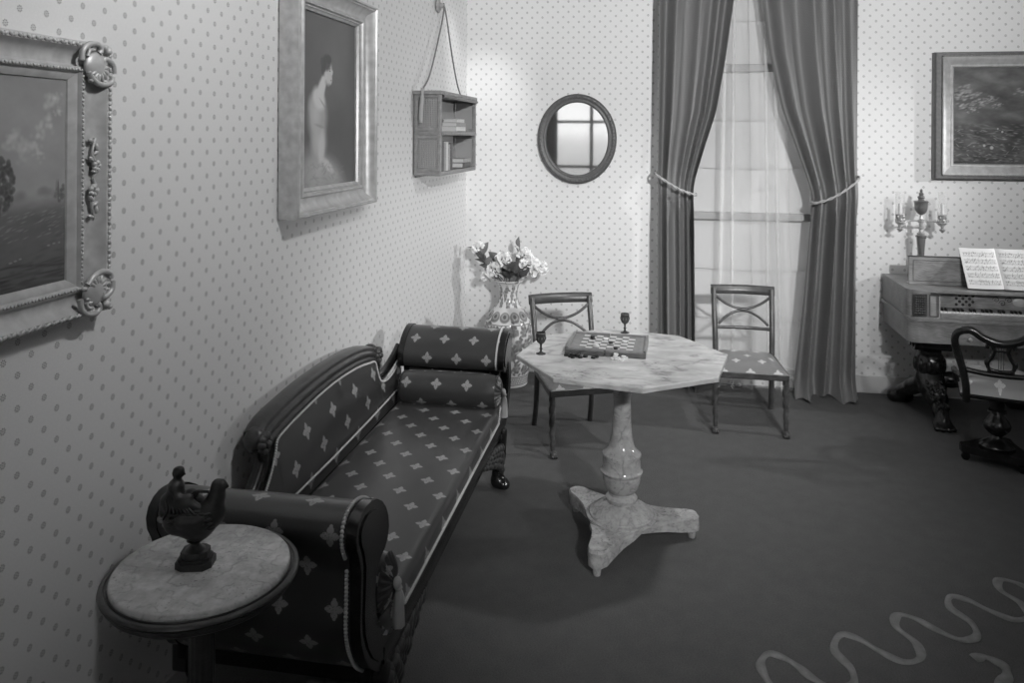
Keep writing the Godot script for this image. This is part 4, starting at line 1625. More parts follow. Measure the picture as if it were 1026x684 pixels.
func vase_and_flowers():
	var prof := [[0, 0], [.128, 0], [.134, .006], [.133, .02], [.138, .05], [.150, .14], [.163, .26], [.168, .34], [.165, .40], [.154, .445], [.132, .482], [.105, .510], [.084, .535], [.070, .565], [.063, .60], [.063, .64], [.072, .675], [.090, .698], [.100, .705], [.101, .712], [.094, .712], [.080, .69], [.055, .64], [.055, .58], [0, .56]]
	# painted porcelain: sprays, lappet collar and a diaper band
	pic(512, 512, 0.82)
	var r2 := RandomNumberGenerator.new()
	r2.seed = 5
	# arc-length v of a height: the profile's length up to that height over its whole length
	var vy := func(y: float) -> float:
		var tot := 0.0
		var at := -1.0
		for i in prof.size() - 1:
			var a := Vector2(prof[i][0], prof[i][1])
			var b := Vector2(prof[i + 1][0], prof[i + 1][1])
			if at < 0.0 and i > 0 and b.y >= y and b.y > a.y:
				at = tot + a.distance_to(b) * (y - a.y) / (b.y - a.y)
			tot += a.distance_to(b)
		return 1.0 - at / tot
	var spray := func(u: float, v: float, sc: float):
		for k in 9:
			var a := r2.randf() * TAU
			var d := r2.randf() * .035 * sc
			dab(u + cos(a) * d, v + sin(a) * d * 1.2, .010 * sc, .0055 * sc, r2.randf() * TAU, r2.randf_range(.34, .54), .9, .4, true)
		dab(u, v, .020 * sc, .022 * sc, 0, .55, .8, .5, true)
		for k in 6:
			var a := TAU * k / 6
			dab(u + cos(a) * .014 * sc, v + sin(a) * .016 * sc, .008 * sc, .008 * sc, 0, .42, .7, .5, true)
	for k in 14:
		for j in 4:
			spray.call((k + .5 * (j % 2)) / 14.0 + r2.randf() * .02, vy.call(.11 + .09 * j + r2.randf() * .03), 1.5 + r2.randf() * .5)
	for k in 7:
		dab(k / 7.0 + .07, vy.call(.24), .045, .05, .5, .56, .8, .4, true)
		dab(k / 7.0 + .07, vy.call(.24), .028, .026, .5, .42, .8, .4, true)
	for k in 9:
		spray.call(k / 9.0, vy.call(.56), 1.5)
		spray.call(k / 9.0 + .05, vy.call(.61), 1.5)
		spray.call(k / 9.0 + .02, vy.call(.655), 1.4)
	for k in 12:
		dab(k / 12.0, vy.call(.478), .044, .040, 0, .44, .9, .2, true)
		dab(k / 12.0, vy.call(.484), .032, .028, 0, .62, .9, .2, true)
		dab(k / 12.0, vy.call(.481), .016, .016, 0, .36, .9, .35, true)
	for k in 64:
		for j in 3:
			dab(k / 64.0 + (j % 2) / 128.0, vy.call(.035 + j * .014), .006, .007, 0, .45, .9, .4, true)
	for i in 512:
		for y in [.024, .078, .43, .702]:
			var row: int = int(vy.call(y) * 512)
			for d in 3:
				buf[(row + d) * 512 + i] = .5
	var m := mat(1.0, 0.12, 0.0, bake())
	var t := thing("floor_vase", "tall pale porcelain floor vase with dark painted sprays in the corner", "vase", VC)
	var s := sf()
	lathe(s, prof, 56)
	obj("body", s, m, t)
	# blooms: head position from the vase's foot, radius
	var heads := [
		[Vector3(-.085, .775, .07), .062, "full white bloom drooping over the left front of the vase rim"],
		[Vector3(-.030, .850, .05), .060, "round white bloom standing at the middle of the bouquet"],
		[Vector3(.155, .815, .05), .075, "largest white bloom leaning out at the right of the bouquet"],
		[Vector3(.225, .800, .02), .052, "small white bloom at the far right of the bouquet"],
		[Vector3(.105, .880, -.01), .055, "white bloom highest at the right of the bouquet"],
		[Vector3(-.215, .925, .02), .046, "pale bloom nodding at the far left tip of the bouquet"],
		[Vector3(-.150, .735, .05), .038, "smallest white bloom hanging lowest at the left of the vase"]]
	for h in heads:
		flower(h[0], h[1], h[2])
	var lv := [
		[Vector3(-.17, .84, .04), "broad dark leaf spray leaning left in the vase", 9],
		[Vector3(-.06, .84, .06), "dark upright leaf spray behind the left white bloom", 8],
		[Vector3(.03, .79, .09), "dark leaf spray at the front of the vase mouth", 9],
		[Vector3(.10, .78, .07), "dark leaf spray under the largest white bloom", 8],
		[Vector3(-.22, .90, .0), "leaf spray reaching up to the far left of the bouquet", 8],
		[Vector3(.07, .93, -.03), "thin upright leaf spray at the back of the bouquet", 5]]
	for l in lv:
		leafy(l[0], l[1], l[2])

func flower(tip: Vector3, r: float, label: String):
	var base := VC + Vector3(tip.x * .06, .60, tip.z * .06)
	var mouth := VC + Vector3(clampf(tip.x * .35, -.055, .055), .705, clampf(tip.z * .35, -.05, .05))
	var t := thing("flower", label, "flower", base, 0.0, "flowers in the corner vase")
	var top := VC + tip
	var s := sf()
	tube(s, curve([base, mouth, top], 6), .003, 6)
	obj("stem", s, M.leaf, t, true)
	s = sf()
	var ax := (tip - Vector3(0, .62, 0)).normalized()
	var B := Basis.looking_at(ax, Vector3.UP if absf(ax.y) < .95 else Vector3.RIGHT) * Basis(Vector3.RIGHT, -PI / 2)
	var cnt := 54
	for k in cnt:
		var y := 1.0 - 1.55 * (k + .5) / cnt
		var rr := sqrt(maxf(0.0, 1.0 - y * y))
		var a := k * 2.39996 + rng.randf() * .3
		var n := Vector3(cos(a) * rr, y, sin(a) * rr)
		var c := top + B * (n * r * .55)
		var d := (B * (n + Vector3(0, .35, 0))).normalized()
		var sd := d.cross(B * Vector3(sin(a * 3.0), .3, cos(a * 2.0))).normalized()
		var fw := sd.cross(d)
		var L := r * rng.randf_range(.42, .60)
		surf(s, 3, 3, func(u: float, v: float):
			var w := sin(PI * (0.15 + .75 * v)) * L * .55
			var x := (u - .5) * 2.0
			return c + d * (v * L) + sd * (x * w) + fw * (absf(x) * w * .4 + .15 * L * sin(v * 4.0 + k)))
	obj("petals", s, M.petal, t, true)

func leafy(tip: Vector3, label: String, n: int):
	var base := VC + Vector3(tip.x * .06, .60, tip.z * .06)
	var mouth := VC + Vector3(clampf(tip.x * .35, -.055, .055), .705, clampf(tip.z * .35, -.05, .05))
	var t := thing("leaf_spray", label, "leaves", base, 0.0, "leaf sprays in the corner vase")
	var top := VC + tip
	var s := sf()
	tube(s, curve([base, mouth, top], 5), .003, 6)
	obj("stem", s, M.leaf, t, true)
	for k in n:
		var f := 0.08 + 0.92 * k / (n - 1.0)
		var p := mouth.lerp(top, f)
		var a := k * 2.4 + tip.x * 9.0
		var dir := ((top - base).normalized() * 0.8 + Vector3(cos(a), .15, sin(a)) * .8).normalized()
		var side := dir.cross(Vector3(sin(a), .6, cos(a))).normalized()
		var nn := side.cross(dir)
		var L := rng.randf_range(.075, .115)
		s = sf()
		surf(s, 4, 8, func(u: float, v: float):
			var w := sin(PI * pow(v, .8)) * L * .34
			var x := (u - .5) * 2.0
			return p + dir * (v * L) + side * (x * w) + nn * (absf(x) * w * .35 - v * v * L * .25))
		obj("leaf", s, M.leaf if k % 3 else M.leaf_pale, t, true)

# ------------------------------------------------------------------ pictures
func canvas(w: float, h: float, tex: Texture2D, z: float, called: String, parent):
	var s := sf(false)
	quad(s, Vector3(-w / 2, -h / 2, z), Vector3(-w / 2, h / 2, z), Vector3(w / 2, h / 2, z), Vector3(w / 2, -h / 2, z), Vector2(0, 1), Vector2(0, 0), Vector2(1, 0), Vector2(1, 1))
	bx(s, Vector3(0, 0, z / 2 - .001), Vector3(w, h, maxf(z - .004, .002)))
	return obj(called, s, mat(1.0, 0.35, 0.0, tex), parent)

func landscape_painting():
	# soft classical landscape: clouded sky, trees, hills, a ruin and water
	pic(640, 480, .55)
	for y in 480:
		for x in 640:
			var v := y / 480.0
			buf[y * 640 + x] = lerpf(lerpf(.56, .66, v), .40, smoothstep(.54, .66, v)) + noise.get_noise_2d(x * .7, y * 1.0) * .04
	for c in [[.90, .13, .030], [.93, .10, .020], [.90, .22, .028], [.865, .27, .026], [.83, .33, .024], [.86, .36, .02], [.77, .30, .030], [.74, .32, .03], [.79, .35, .03], [.95, .17, .018], [.60, .22, .06], [.45, .30, .07], [.25, .18, .07], [.12, .30, .06]]:
		for k in 20:
			dab(c[0] + rng.randfn() * c[2] * .55, c[1] + rng.randfn() * c[2] * .8, c[2] * .5, c[2] * .62, 0, rng.randf_range(.70, .84), .26, 1.0)
	# far hills
	for k in 60:
		var u := rng.randf()
		dab(u, .585 - .05 * absf(sin(u * 9.0)) + .02 * rng.randf(), .03, .025, .3 * sin(u * 12.0), rng.randf_range(.42, .52), .5, .8)
	for k in 420:
		var v := rng.randf_range(.60, 1.0)
		dab(rng.randf(), v, rng.randf_range(.015, .05), rng.randf_range(.006, .016), rng.randfn() * .10 - .12, lerpf(.52, .26, clampf((v - .58) / .34, 0, 1)) + rng.randfn() * .05, .35, 1.0)
	for k in 60:
		dab(rng.randf_range(.68, 1.0), rng.randf_range(.62, .76), .018, .005, -.25, rng.randf_range(.50, .62), .55, .8)
	# ruin tower and its bushes
	dab(.942, .545, .0075, .062, 0, .52, .95, .3)
	dab(.949, .548, .0045, .060, 0, .38, .9, .3)
	for k in 24:
		dab(.965 + rng.randfn() * .016, .565 + rng.randfn() * .02, .010, .012, 0, rng.randf_range(.32, .46), .7, .6)
	for c in [[.70, .50, .055, .12], [.30, .46, .09, .15]]:
		for k in 190:
			var a := rng.randf() * TAU
			var d := sqrt(rng.randf())
			dab(c[0] + cos(a) * d * c[2], c[1] + sin(a) * d * c[3], .010, .014, 0, rng.randf_range(.22, .40), .75, .7)
		dab(c[0] - .01, c[1] + .17, .006, .10, .1, .24, .9, .4)
	# water with swans and boats
	for k in 120:
		dab(rng.randf(), rng.randf_range(.86, 1.0), .05, .007, 0, rng.randf_range(.20, .30), .6, .8)
	for q in [[.91, .725, .006], [.905, .80, .010], [.93, .795, .010], [.955, .795, .007], [.74, .85, .011], [.78, .84, .010], [.76, .845, .01]]:
		dab(q[0], q[1], q[2], .006, 0, .60, .8, .6)
	var tex := bake()
	var cz := -1.34
	var t := thing("landscape_painting", "landscape painting with tree, ruin and lake in an ornate carved frame on the left wall", "painting", Vector3(LW + .004, 1.588, cz), PI / 2)
	t.rotation.z = deg_to_rad(0)
	var w := .905
	var h := .675
	canvas(.66, .495, tex, .016, "canvas", t)
	var s := sf()
	frame_rect(s, w, h, .135, .100, [[0, 0], [0, .018], [.03, .030], [.10, .040], [.18, .042], [.24, .036], [.34, .026], [.50, .022], [.60, .024], [.66, .032], [.76, .034], [.80, .026], [.86, .026], [.98, .020], [1.0, .016], [1.0, .010]])
	var fr := obj("frame", s, M.gilt, t)
	# carved running ornament: outer rope of leaves and inner beads
	s = sf()
	for side in 4:
		var L := w if side % 2 == 0 else h
		var n := int(L / .0125)
		for k in n:
			var f := (k + .5) / n - .5
			for row in 2:
				var inset: float = [.012, .098][row]
				var insety: float = [.012, .073][row]
				var p: Vector3
				if side == 0: p = Vector3(f * (w - inset * 2), -h / 2 + insety, 0)
				elif side == 2: p = Vector3(f * (w - inset * 2), h / 2 - insety, 0)
				elif side == 1: p = Vector3(w / 2 - inset, f * (h - insety * 2), 0)
				else: p = Vector3(-w / 2 + inset, f * (h - insety * 2), 0)
				p.z = .040 if row == 0 else .034
				var B := Basis(Vector3.BACK, (.6 if k % 2 else -.6) + (0.0 if side % 2 == 0 else PI / 2))
				ellipsoid(s, p, Vector3(.0095, .0055, .006) if row == 0 else Vector3(.0055, .0035, .0035), 6, 4, B)
	obj("running_carving", s, M.gilt, fr)
	for cx in [-1.0, 1.0]:
		for cy in [-1.0, 1.0]:
			s = sf()
			var C := Vector3(cx * (w / 2 - .062), cy * (h / 2 - .055), .040)
			var E := Basis.from_scale(Vector3(cx, cy, 1))
			var cart := func(a: Array, r: float):
				var q := []
				for v in a:
					q.append(C + E * Vector3(v.x, v.y, .004 + (v.z if v is Vector3 else 0.0)))
				tube(s, curve(q, 7), r, 7)
			cart.call([Vector2(-.055, .005), Vector2(-.050, .030), Vector2(-.028, .046), Vector2(.0, .048), Vector2(.012, .036), Vector2(.004, .026)], .0075)
			cart.call([Vector2(.060, -.02), Vector2(.056, .0), Vector2(.040, .012), Vector2(.022, .014), Vector2(.02, .0)], .0075)
			cart.call([Vector2(-.03, -.025), Vector2(-.01, -.042), Vector2(.02, -.05), Vector2(.048, -.042), Vector2(.054, -.028)], .0075)
			cart.call([Vector2(-.036, .016), Vector2(-.028, .030), Vector2(-.012, .034)], .005)
			for k in 7:
				var a := lerpf(-2.6, .2, k / 6.0)
				ellipsoid(s, C + E * Vector3(.004 + cos(a) * .022, -.012 + sin(a) * .020, .004), Vector3(.016, .0065, .008), 8, 5, E * Basis(Vector3.BACK, a))
			ellipsoid(s, C + E * Vector3(.034, .034, .006), Vector3(.011, .011, .010), 10, 6)
			ellipsoid(s, C + E * Vector3(.0, -.005, .0), Vector3(.042, .036, .012), 14, 8)
			for k in 10:
				ellipsoid(s, C + E * Vector3(rng.randf_range(-.05, .058), rng.randf_range(-.046, .05), .002), Vector3(.009, .007, .008), 6, 4)
			obj("corner_cartouche", s, M.gilt, fr)
	# flower sprays at the middle of each side
	for side in 4:
		s = sf()
		var sp := Vector3(0, 0, 0)
		var B := Basis(Vector3.BACK, 0.0)
		match side:
			0: sp = Vector3(0, -h / 2 + .045, .028); B = Basis(Vector3.BACK, PI / 2)
			1: sp = Vector3(w / 2 - .056, 0, .028)
			2: sp = Vector3(0, h / 2 - .045, .028); B = Basis(Vector3.BACK, PI / 2)
			3: sp = Vector3(-w / 2 + .056, 0, .028)
		for e in [-1.0, 1.0]:
			var q := []
			for v in [Vector3(0, 0, 0), Vector3(.010, .03 * e, .004), Vector3(-.008, .06 * e, .004), Vector3(.006, .10 * e, 0)]:
				q.append(sp + B * v)
			tube(s, curve(q, 6), .0035, 6)
			for k in 6:
				ellipsoid(s, sp + B * Vector3(.012 * sin(k * 2.2), (.018 + k * .015) * e, .004), Vector3(.011, .0055, .006), 7, 5, B * Basis(Vector3.BACK, k * 1.2))
			for k in 5:
				var a := TAU * k / 5
				ellipsoid(s, sp + B * Vector3(cos(a) * .009 + .006 * e, .030 * e + sin(a) * .009, .006), Vector3(.007, .007, .006), 7, 5)
		obj("flower_spray", s, M.gilt, fr)

func portrait():
	# seated woman in a pale dress, turned to the right
	pic(300, 400, .36)
	for y in 400:
		for x in 300:
			buf[y * 300 + x] = .36 + .03 * sin(x / 300.0 * 2.5) + noise.get_noise_2d(x * .5, y * .5) * .035
	var st := func(a: Array, val: float, al := 1.0, soft := .6):
		for q in a:
			dab(q[0], q[1], q[2], q[3], q[4] if q.size() > 4 else 0.0, val, al, soft)
	# skirt
	st.call([[.30, .97, .36, .16, .15], [.55, .95, .34, .14, .45], [.18, .90, .24, .18]], .62, .9, .7)
	st.call([[.30, .90, .20, .14, .4], [.50, .90, .24, .07, .5]], .74, .6, .9)
	# back and bodice
	st.call([[.29, .60, .20, .17, .1], [.31, .74, .17, .14], [.26, .54, .16, .10, .3]], .68, .95, .45)
	st.call([[.26, .58, .11, .12, .1], [.31, .74, .10, .11]], .80, .6, .8)
	# arm
	st.call([[.36, .78, .07, .14, .12], [.47, .88, .14, .036, .5]], .80, .85, .5)
	# shoulder, neck, head
	st.call([[.31, .49, .14, .075, .5], [.35, .44, .075, .09, .35], [.39, .39, .055, .08, .3]], .82, .95, .4)
	st.call([[.475, 0.335, .080, .085, .1]], .80, .95, .35)
	st.call([[.515, 0.373, .034, .036, .3]], .78, .9, .4)
	st.call([[.538, 0.328, .020, .022, .4]], .82, .9, .4)
	# hair
	st.call([[.44, 0.273, .090, .058, -.1], [.385, 0.303, .046, .062, .2], [.48, 0.253, .055, .032]], .27, .9, .35)
	st.call([[.36, 0.273, .034, .032]], .30, .9, .4)
	# ear, eye, mouth, cheek shade
	st.call([[.405, 0.345, .012, .02]], .70, .9, .4)
	st.call([[.500, 0.320, .014, .006], [.500, 0.307, .020, .004, -.2]], .34, .9, .5)
	st.call([[.523, 0.375, .013, .005]], .46, .9, .5)
	st.call([[.43, 0.390, .03, .022, .6]], .66, .6, .7)
	st.call([[.38, .52, .10, .01, .6], [.33, .65, .12, .012, .15]], .58, .6, .6)
	for k in 90:
		dab(rng.randf_range(.02, .75), rng.randf_range(.86, 1.0), .05, .008, rng.randfn() * .5, rng.randf_range(.46, .64), .35, .8)
	var tex := bake()
	var t := thing("portrait_painting", "portrait of a woman in a pale dress in a deep moulded gilt frame", "painting", Vector3(LW + .004, 1.842, -3.173), PI / 2)
	canvas(.565, .715, tex, .020, "canvas", t)
	var s := sf()
	frame_rect(s, .837, .925, .142, .108, [[0, 0], [0, .022], [.015, .034], [.0, .044], [.0, .062], [.02, .078], [.06, .082], [.12, .082], [.15, .074], [.20, .074], [.24, .066], [.40, .048], [.56, .040], [.66, .042], [.72, .050], [.80, .050], [.84, .040], [.92, .034], [1.0, .028], [1.0, .014]])
	var fr := obj("frame", s, M.gilt_old, t)
	s = sf()
	for side in [1, 3]:
		for k in 90:
			ellipsoid(s, Vector3((1.0 if side == 1 else -1.0) * (.4185 - .142 * .88), (k / 89.0 - .5) * .72, .038), Vector3(.004, .0035, .004), 6, 4)
	for side in [0, 2]:
		for k in 70:
			ellipsoid(s, Vector3((k / 69.0 - .5) * .56, (1.0 if side == 2 else -1.0) * (.4625 - .108 * .88), .038), Vector3(.0035, .004, .004), 6, 4)
	obj("bead_edge", s, M.gilt_old, fr)
	s = sf()
	tube(s, [Vector3(-.424, .40, .0), Vector3(-.424, .40, .012)], .010, 10)
	obj("hanging_ring", s, M.silver, fr)

func storm_painting():
	pic(640, 460, .3)
	for y in 460:
		for x in 640:
			var v := y / 460.0
			buf[y * 640 + x] = .36 + noise.get_noise_2d(x * .6, y * 1.2) * .16 - .08 * smoothstep(.45, .62, v)
	# broken cloud with light behind it
	for c in [[.04, .30, .05], [.09, .24, .05], [.15, .30, .05], [.08, .40, .045], [.20, .37, .04], [.26, .33, .035], [.14, .44, .03], [.31, .39, .03], [.50, .25, .05], [.70, .30, .05]]:
		for k in 26:
			dab(c[0] + rng.randfn() * c[2] * .7, c[1] + rng.randfn() * c[2] * .5, c[2] * .40, c[2] * .24, -.3, rng.randf_range(.58, .82), .45, .9)
	for k in 60:
		dab(rng.randf(), rng.randf_range(.02, .5), .05, .022, -.3, rng.randf_range(.26, .40), .30, 1.0)
	# rolling ground with paths and rocks
	for k in 700:
		var v := rng.randf_range(.58, 1.0)
		dab(rng.randf(), v, rng.randf_range(.010, .04), rng.randf_range(.005, .014), rng.randfn() * .2 + .12, rng.randf_range(.22, .52), .6, .7)
	for k in 160:
		dab(rng.randf(), rng.randf_range(.64, .96), rng.randf_range(.01, .03), .006, rng.randfn() * .3, rng.randf_range(.52, .72), .6, .7)
	for q in [[.27, .82, .016], [.22, .80, .012], [.34, .66, .010], [.31, .63, .008], [.60, .70, .012]]:
		dab(q[0], q[1], q[2], q[2] * 1.5, 0, .72, .9, .5)
	var tex := bake()
	var w := 1.12
	var h := .826
	var t := thing("stormy_painting", "dark stormy landscape painting in a plain moulded frame above the piano", "painting", Vector3(1.735 + w / 2, 1.848, BW + .004))
	canvas(w - .23, h - .18, tex, .018, "canvas", t)
	var s := sf()
	frame_rect(s, w, h, .050, .030, [[0, 0], [0, .050], [.2, .060], [.8, .060], [1.0, .052], [1.0, .0]])
	var fr := obj("outer_frame", s, M.gilt_dark, t)
	s = sf()
	frame_rect(s, w - .098, h - .058, .078, .072, [[0, .05], [.04, .060], [.16, .058], [.5, .040], [.74, .030], [.78, .036], [.90, .034], [1.0, .022], [1.0, .012]])
	obj("inner_frame", s, M.gilt, t)
	s = sf()
	for k in 120:
		for e in [-1.0, 1.0]:
			ellipsoid(s, Vector3((k / 119.0 - .5) * (w - .11), e * (h / 2 - .028), .062), Vector3(.0042, .004, .005), 6, 4)
	for k in 90:
		for e in [-1.0, 1.0]:
			ellipsoid(s, Vector3(e * (w / 2 - .048), (k / 89.0 - .5) * (h - .07), .062), Vector3(.004, .0042, .005), 6, 4)
	obj("bead_edge", s, M.gilt, fr)

func oval_mirror():
	var t := thing("oval_mirror", "oval mirror in a dark carved frame on the back wall", "mirror", Vector3(-.605, 1.681, BW + .004))
	var prof := [[0, 0], [0, .022], [.006, .030], [.020, .034], [.034, .030], [.040, .024], [.044, .030], [.052, .032], [.058, .024], [.062, .014]]
	var a := .281
	var b := .320
	var s := sf()
	surf(s, 96, prof.size() - 1, func(u: float, v: float):
		var q = prof[int(round(v * (prof.size() - 1)))]
		return Vector3(cos(TAU * u) * (a - q[0]), sin(TAU * u) * (b - q[0]), q[1]))
	var fr := obj("frame", s, M.gilt_dark, t)
	s = sf()
	for k in 84:
		var an := TAU * k / 84
		var n := Basis(Vector3.BACK, an + (.7 if k % 2 else -.7))
		ellipsoid(s, Vector3(cos(an) * (a - .021), sin(an) * (b - .021), .032), Vector3(.012, .006, .006), 7, 5, n)
	obj("leaf_carving", s, M.gilt_dark, fr)
	s = sf()
	for k in 96:
		var p0 := Vector3(cos(TAU * k / 96) * (a - .060), sin(TAU * k / 96) * (b - .060), .014)
		var p1 := Vector3(cos(TAU * (k + 1) / 96) * (a - .060), sin(TAU * (k + 1) / 96) * (b - .060), .014)
		s.set_smooth_group(-1)
		tri(s, Vector3(0, 0, .014), p1, p0)
	obj("mirror_glass", s, M.mirror, t)
	t.rotation.y = deg_to_rad(2.2)

# ------------------------------------------------------------------ hanging shelf with books
func hanging_shelf():
	var x0 := LW + .008
	var x1 := -1.250
	var z0 := -4.385
	var z1 := -5.250
	var xm := (x0 + x1) / 2
	var zm := (z0 + z1) / 2
	var t := thing("hanging_shelf", "small two-tier hanging wall shelf with caned ends on cords", "shelf", Vector3(LW, 1.465, zm))
	var s: SurfaceTool
	for y in [1.478, 1.712, 1.945]:
		s = sf(false)
		bx(s, Vector3(xm, y, zm), Vector3(x1 - x0 + (.012 if y > 1.9 else 0.0), .024, z0 - z1 + (.02 if y > 1.9 else 0.0)), .004)
		obj("shelf_board", s, M.shelf_wood, t, true)
	for z in [z0 - .010, z1 + .010]:
		s = sf(false)
		for x in [x0 + .012, x1 - .012]:
			bx(s, Vector3(x, 1.712, z), Vector3(.024, .46, .020), .004)
		for y in [1.50, 1.69, 1.735, 1.925]:
			bx(s, Vector3(xm, y, z), Vector3(x1 - x0 - .04, .022, .018), .003)
		var fr := obj("end_frame", s, M.shelf_wood, t, true)
		s = sf()
		for tier in 2:
			var y0: float = [1.508, 1.743][tier]
			var y1: float = [1.682, 1.917][tier]
			for k in 14:
				var y := lerpf(y0, y1, (k + .5) / 14.0)
				tube(s, [Vector3(x0 + .02, y, z), Vector3(x1 - .02, y, z)], .0026, 5)
			for k in 11:
				var x := lerpf(x0 + .024, x1 - .024, (k + .5) / 11.0)
				tube(s, [Vector3(x, y0, z + .002), Vector3(x, y1, z + .002)], .0026, 5)
		obj("cane_panel", s, M.cane, fr, true)
		s = sf(false)
		bx(s, Vector3(xm, 1.712, z - signf(z - zm) * .004), Vector3(x1 - x0 - .03, .44, .004))
		obj("lining", s, M.shelf_lining, fr, true)
	s = sf(false)
	bx(s, Vector3(x0 + .004, 1.712, zm), Vector3(.006, .47, z0 - z1 - .02))
	obj("back_panel", s, M.shelf_lining, t, true)
	s = sf()
	tube(s, [Vector3(x1 + .004, 1.925, z0 - .02), Vector3(x1 + .004, 1.925, z1 + .004)], .010, 8)
	obj("curtain_rail", s, M.dark_wood, t, true)
	# carved hook and cords
	s = sf()
	for k in 7:
		var a := TAU * k / 7
		ellipsoid(s, Vector3(LW + .015, 2.52 + sin(a) * .028, -4.85 + cos(a) * .028), Vector3(.012, .018, .018), 8, 6)
	ellipsoid(s, Vector3(LW + .03, 2.52, -4.85), Vector3(.03, .018, .018), 10, 6)
	tag(obj("wall_hook", s, M.cane), "carved wooden boss that the hanging shelf's cords hang from", "hook")
	for z in [z0 + .012, z1 - .01]:
		var sg := signf(z - zm)
		s = sf()
		tube(s, curve([Vector3(LW + .05, 2.535, -4.85), Vector3(LW + .058, 2.45, -4.85 + sg * .04), Vector3(LW + .06, 2.22, lerpf(-4.85, z, .42)), Vector3(LW + .062, 2.05, lerpf(-4.85, z, .72)), Vector3(LW + .062, 1.962, z)], 6), .0052, 7)
		obj("cord", s, M.rope, t, true)
	s = sf()
	tube(s, curve([Vector3(LW + .062, 1.97, z0 + .014), Vector3(LW + .062, 1.90, z0 + .02), Vector3(LW + .055, 1.80, z0 + .02), Vector3(LW + .06, 1.77, z0 + .02)], 5), [.007, .008, .009, .010, .011, .012, .013, .013, .013, .013, .012, .012, .011, .010, .009, .008], 8)
	obj("cord_tassel", s, M.cane, t, true)
	# books
	var y := 1.726
	for b in [[-4.92, .11, .24, .030, M.pages, "pale book lying lowest in the flat stack on the upper tier"], [-4.93, .10, .22, .026, M.book, "grey book lying in the middle of the flat stack on the upper tier"], [-4.91, .09, .19, .022, M.pages, "small pale book on top of the flat stack on the upper tier"]]:
		book(Vector3(x1 - .02 - b[1] / 2, y + b[3] / 2, b[0]), Vector3(b[1], b[3], b[2]), b[4], b[5], 1)
		y += b[3]
	var z := -4.44
	for b in [[.045, .175, M.book_dark, "tall dark book upright at the near end of the lower tier"], [.04, .165, M.book, "grey marbled book upright second on the lower tier"], [.05, .17, M.pages, "pale book upright third on the lower tier"], [.04, .155, M.book, "short grey book upright fourth on the lower tier"], [.05, .165, M.book_dark, "dark book upright fifth on the lower tier"]]:
		book(Vector3(x1 - .065, 1.491 + b[1] / 2, z - b[0] / 2), Vector3(.11, b[1], b[0] - .003), b[2], b[3], 2)
		z -= b[0] + .004
	y = 1.491
	for b in [[-5.08, .10, .20, .032, M.book_dark, "dark book lying flat at the far end of the lower tier"], [-5.09, .095, .18, .028, M.book, "grey book lying flat on the dark one on the lower tier"]]:
		book(Vector3(x1 - .02 - b[1] / 2, y + b[3] / 2, b[0]), Vector3(b[1], b[3], b[2]), b[4], b[5], 1)
		y += b[3]

func book(c: Vector3, size: Vector3, m, label: String, thin: int):
	# spine towards +x; thin = axis of the thickness (1 lying, 2 standing)
	var t := thing("book", label, "book", c - Vector3(0, size.y / 2, 0), 0.0, "books on the hanging shelf")
	var s := sf(false)
	var th := size[thin]
	for sg in [-1.0, 1.0]:
		var cc := c
		cc[thin] += sg * (th / 2 - .0015)
		var sz := size
		sz[thin] = .003
		bx(s, cc, sz, .0008)
	var sp := size
	sp.x = .004
	bx(s, c + Vector3(size.x / 2 - .002, 0, 0), sp, .001)
	for k in 3:
		var rb := size
		rb.x = .006
		var ax := 2 if thin == 1 else 1
		rb[ax] = .004
		var cc := c + Vector3(size.x / 2 - .001, 0, 0)
		cc[ax] += size[ax] * (k - 1) * .3
		bx(s, cc, rb, .001)
	obj("cover", s, m, t, true)
	s = sf(false)
	var pg := size - Vector3(.008, .008, .008)
	pg[thin] = th - .006
	bx(s, c, pg)
	obj("pages", s, M.pages, t, true)

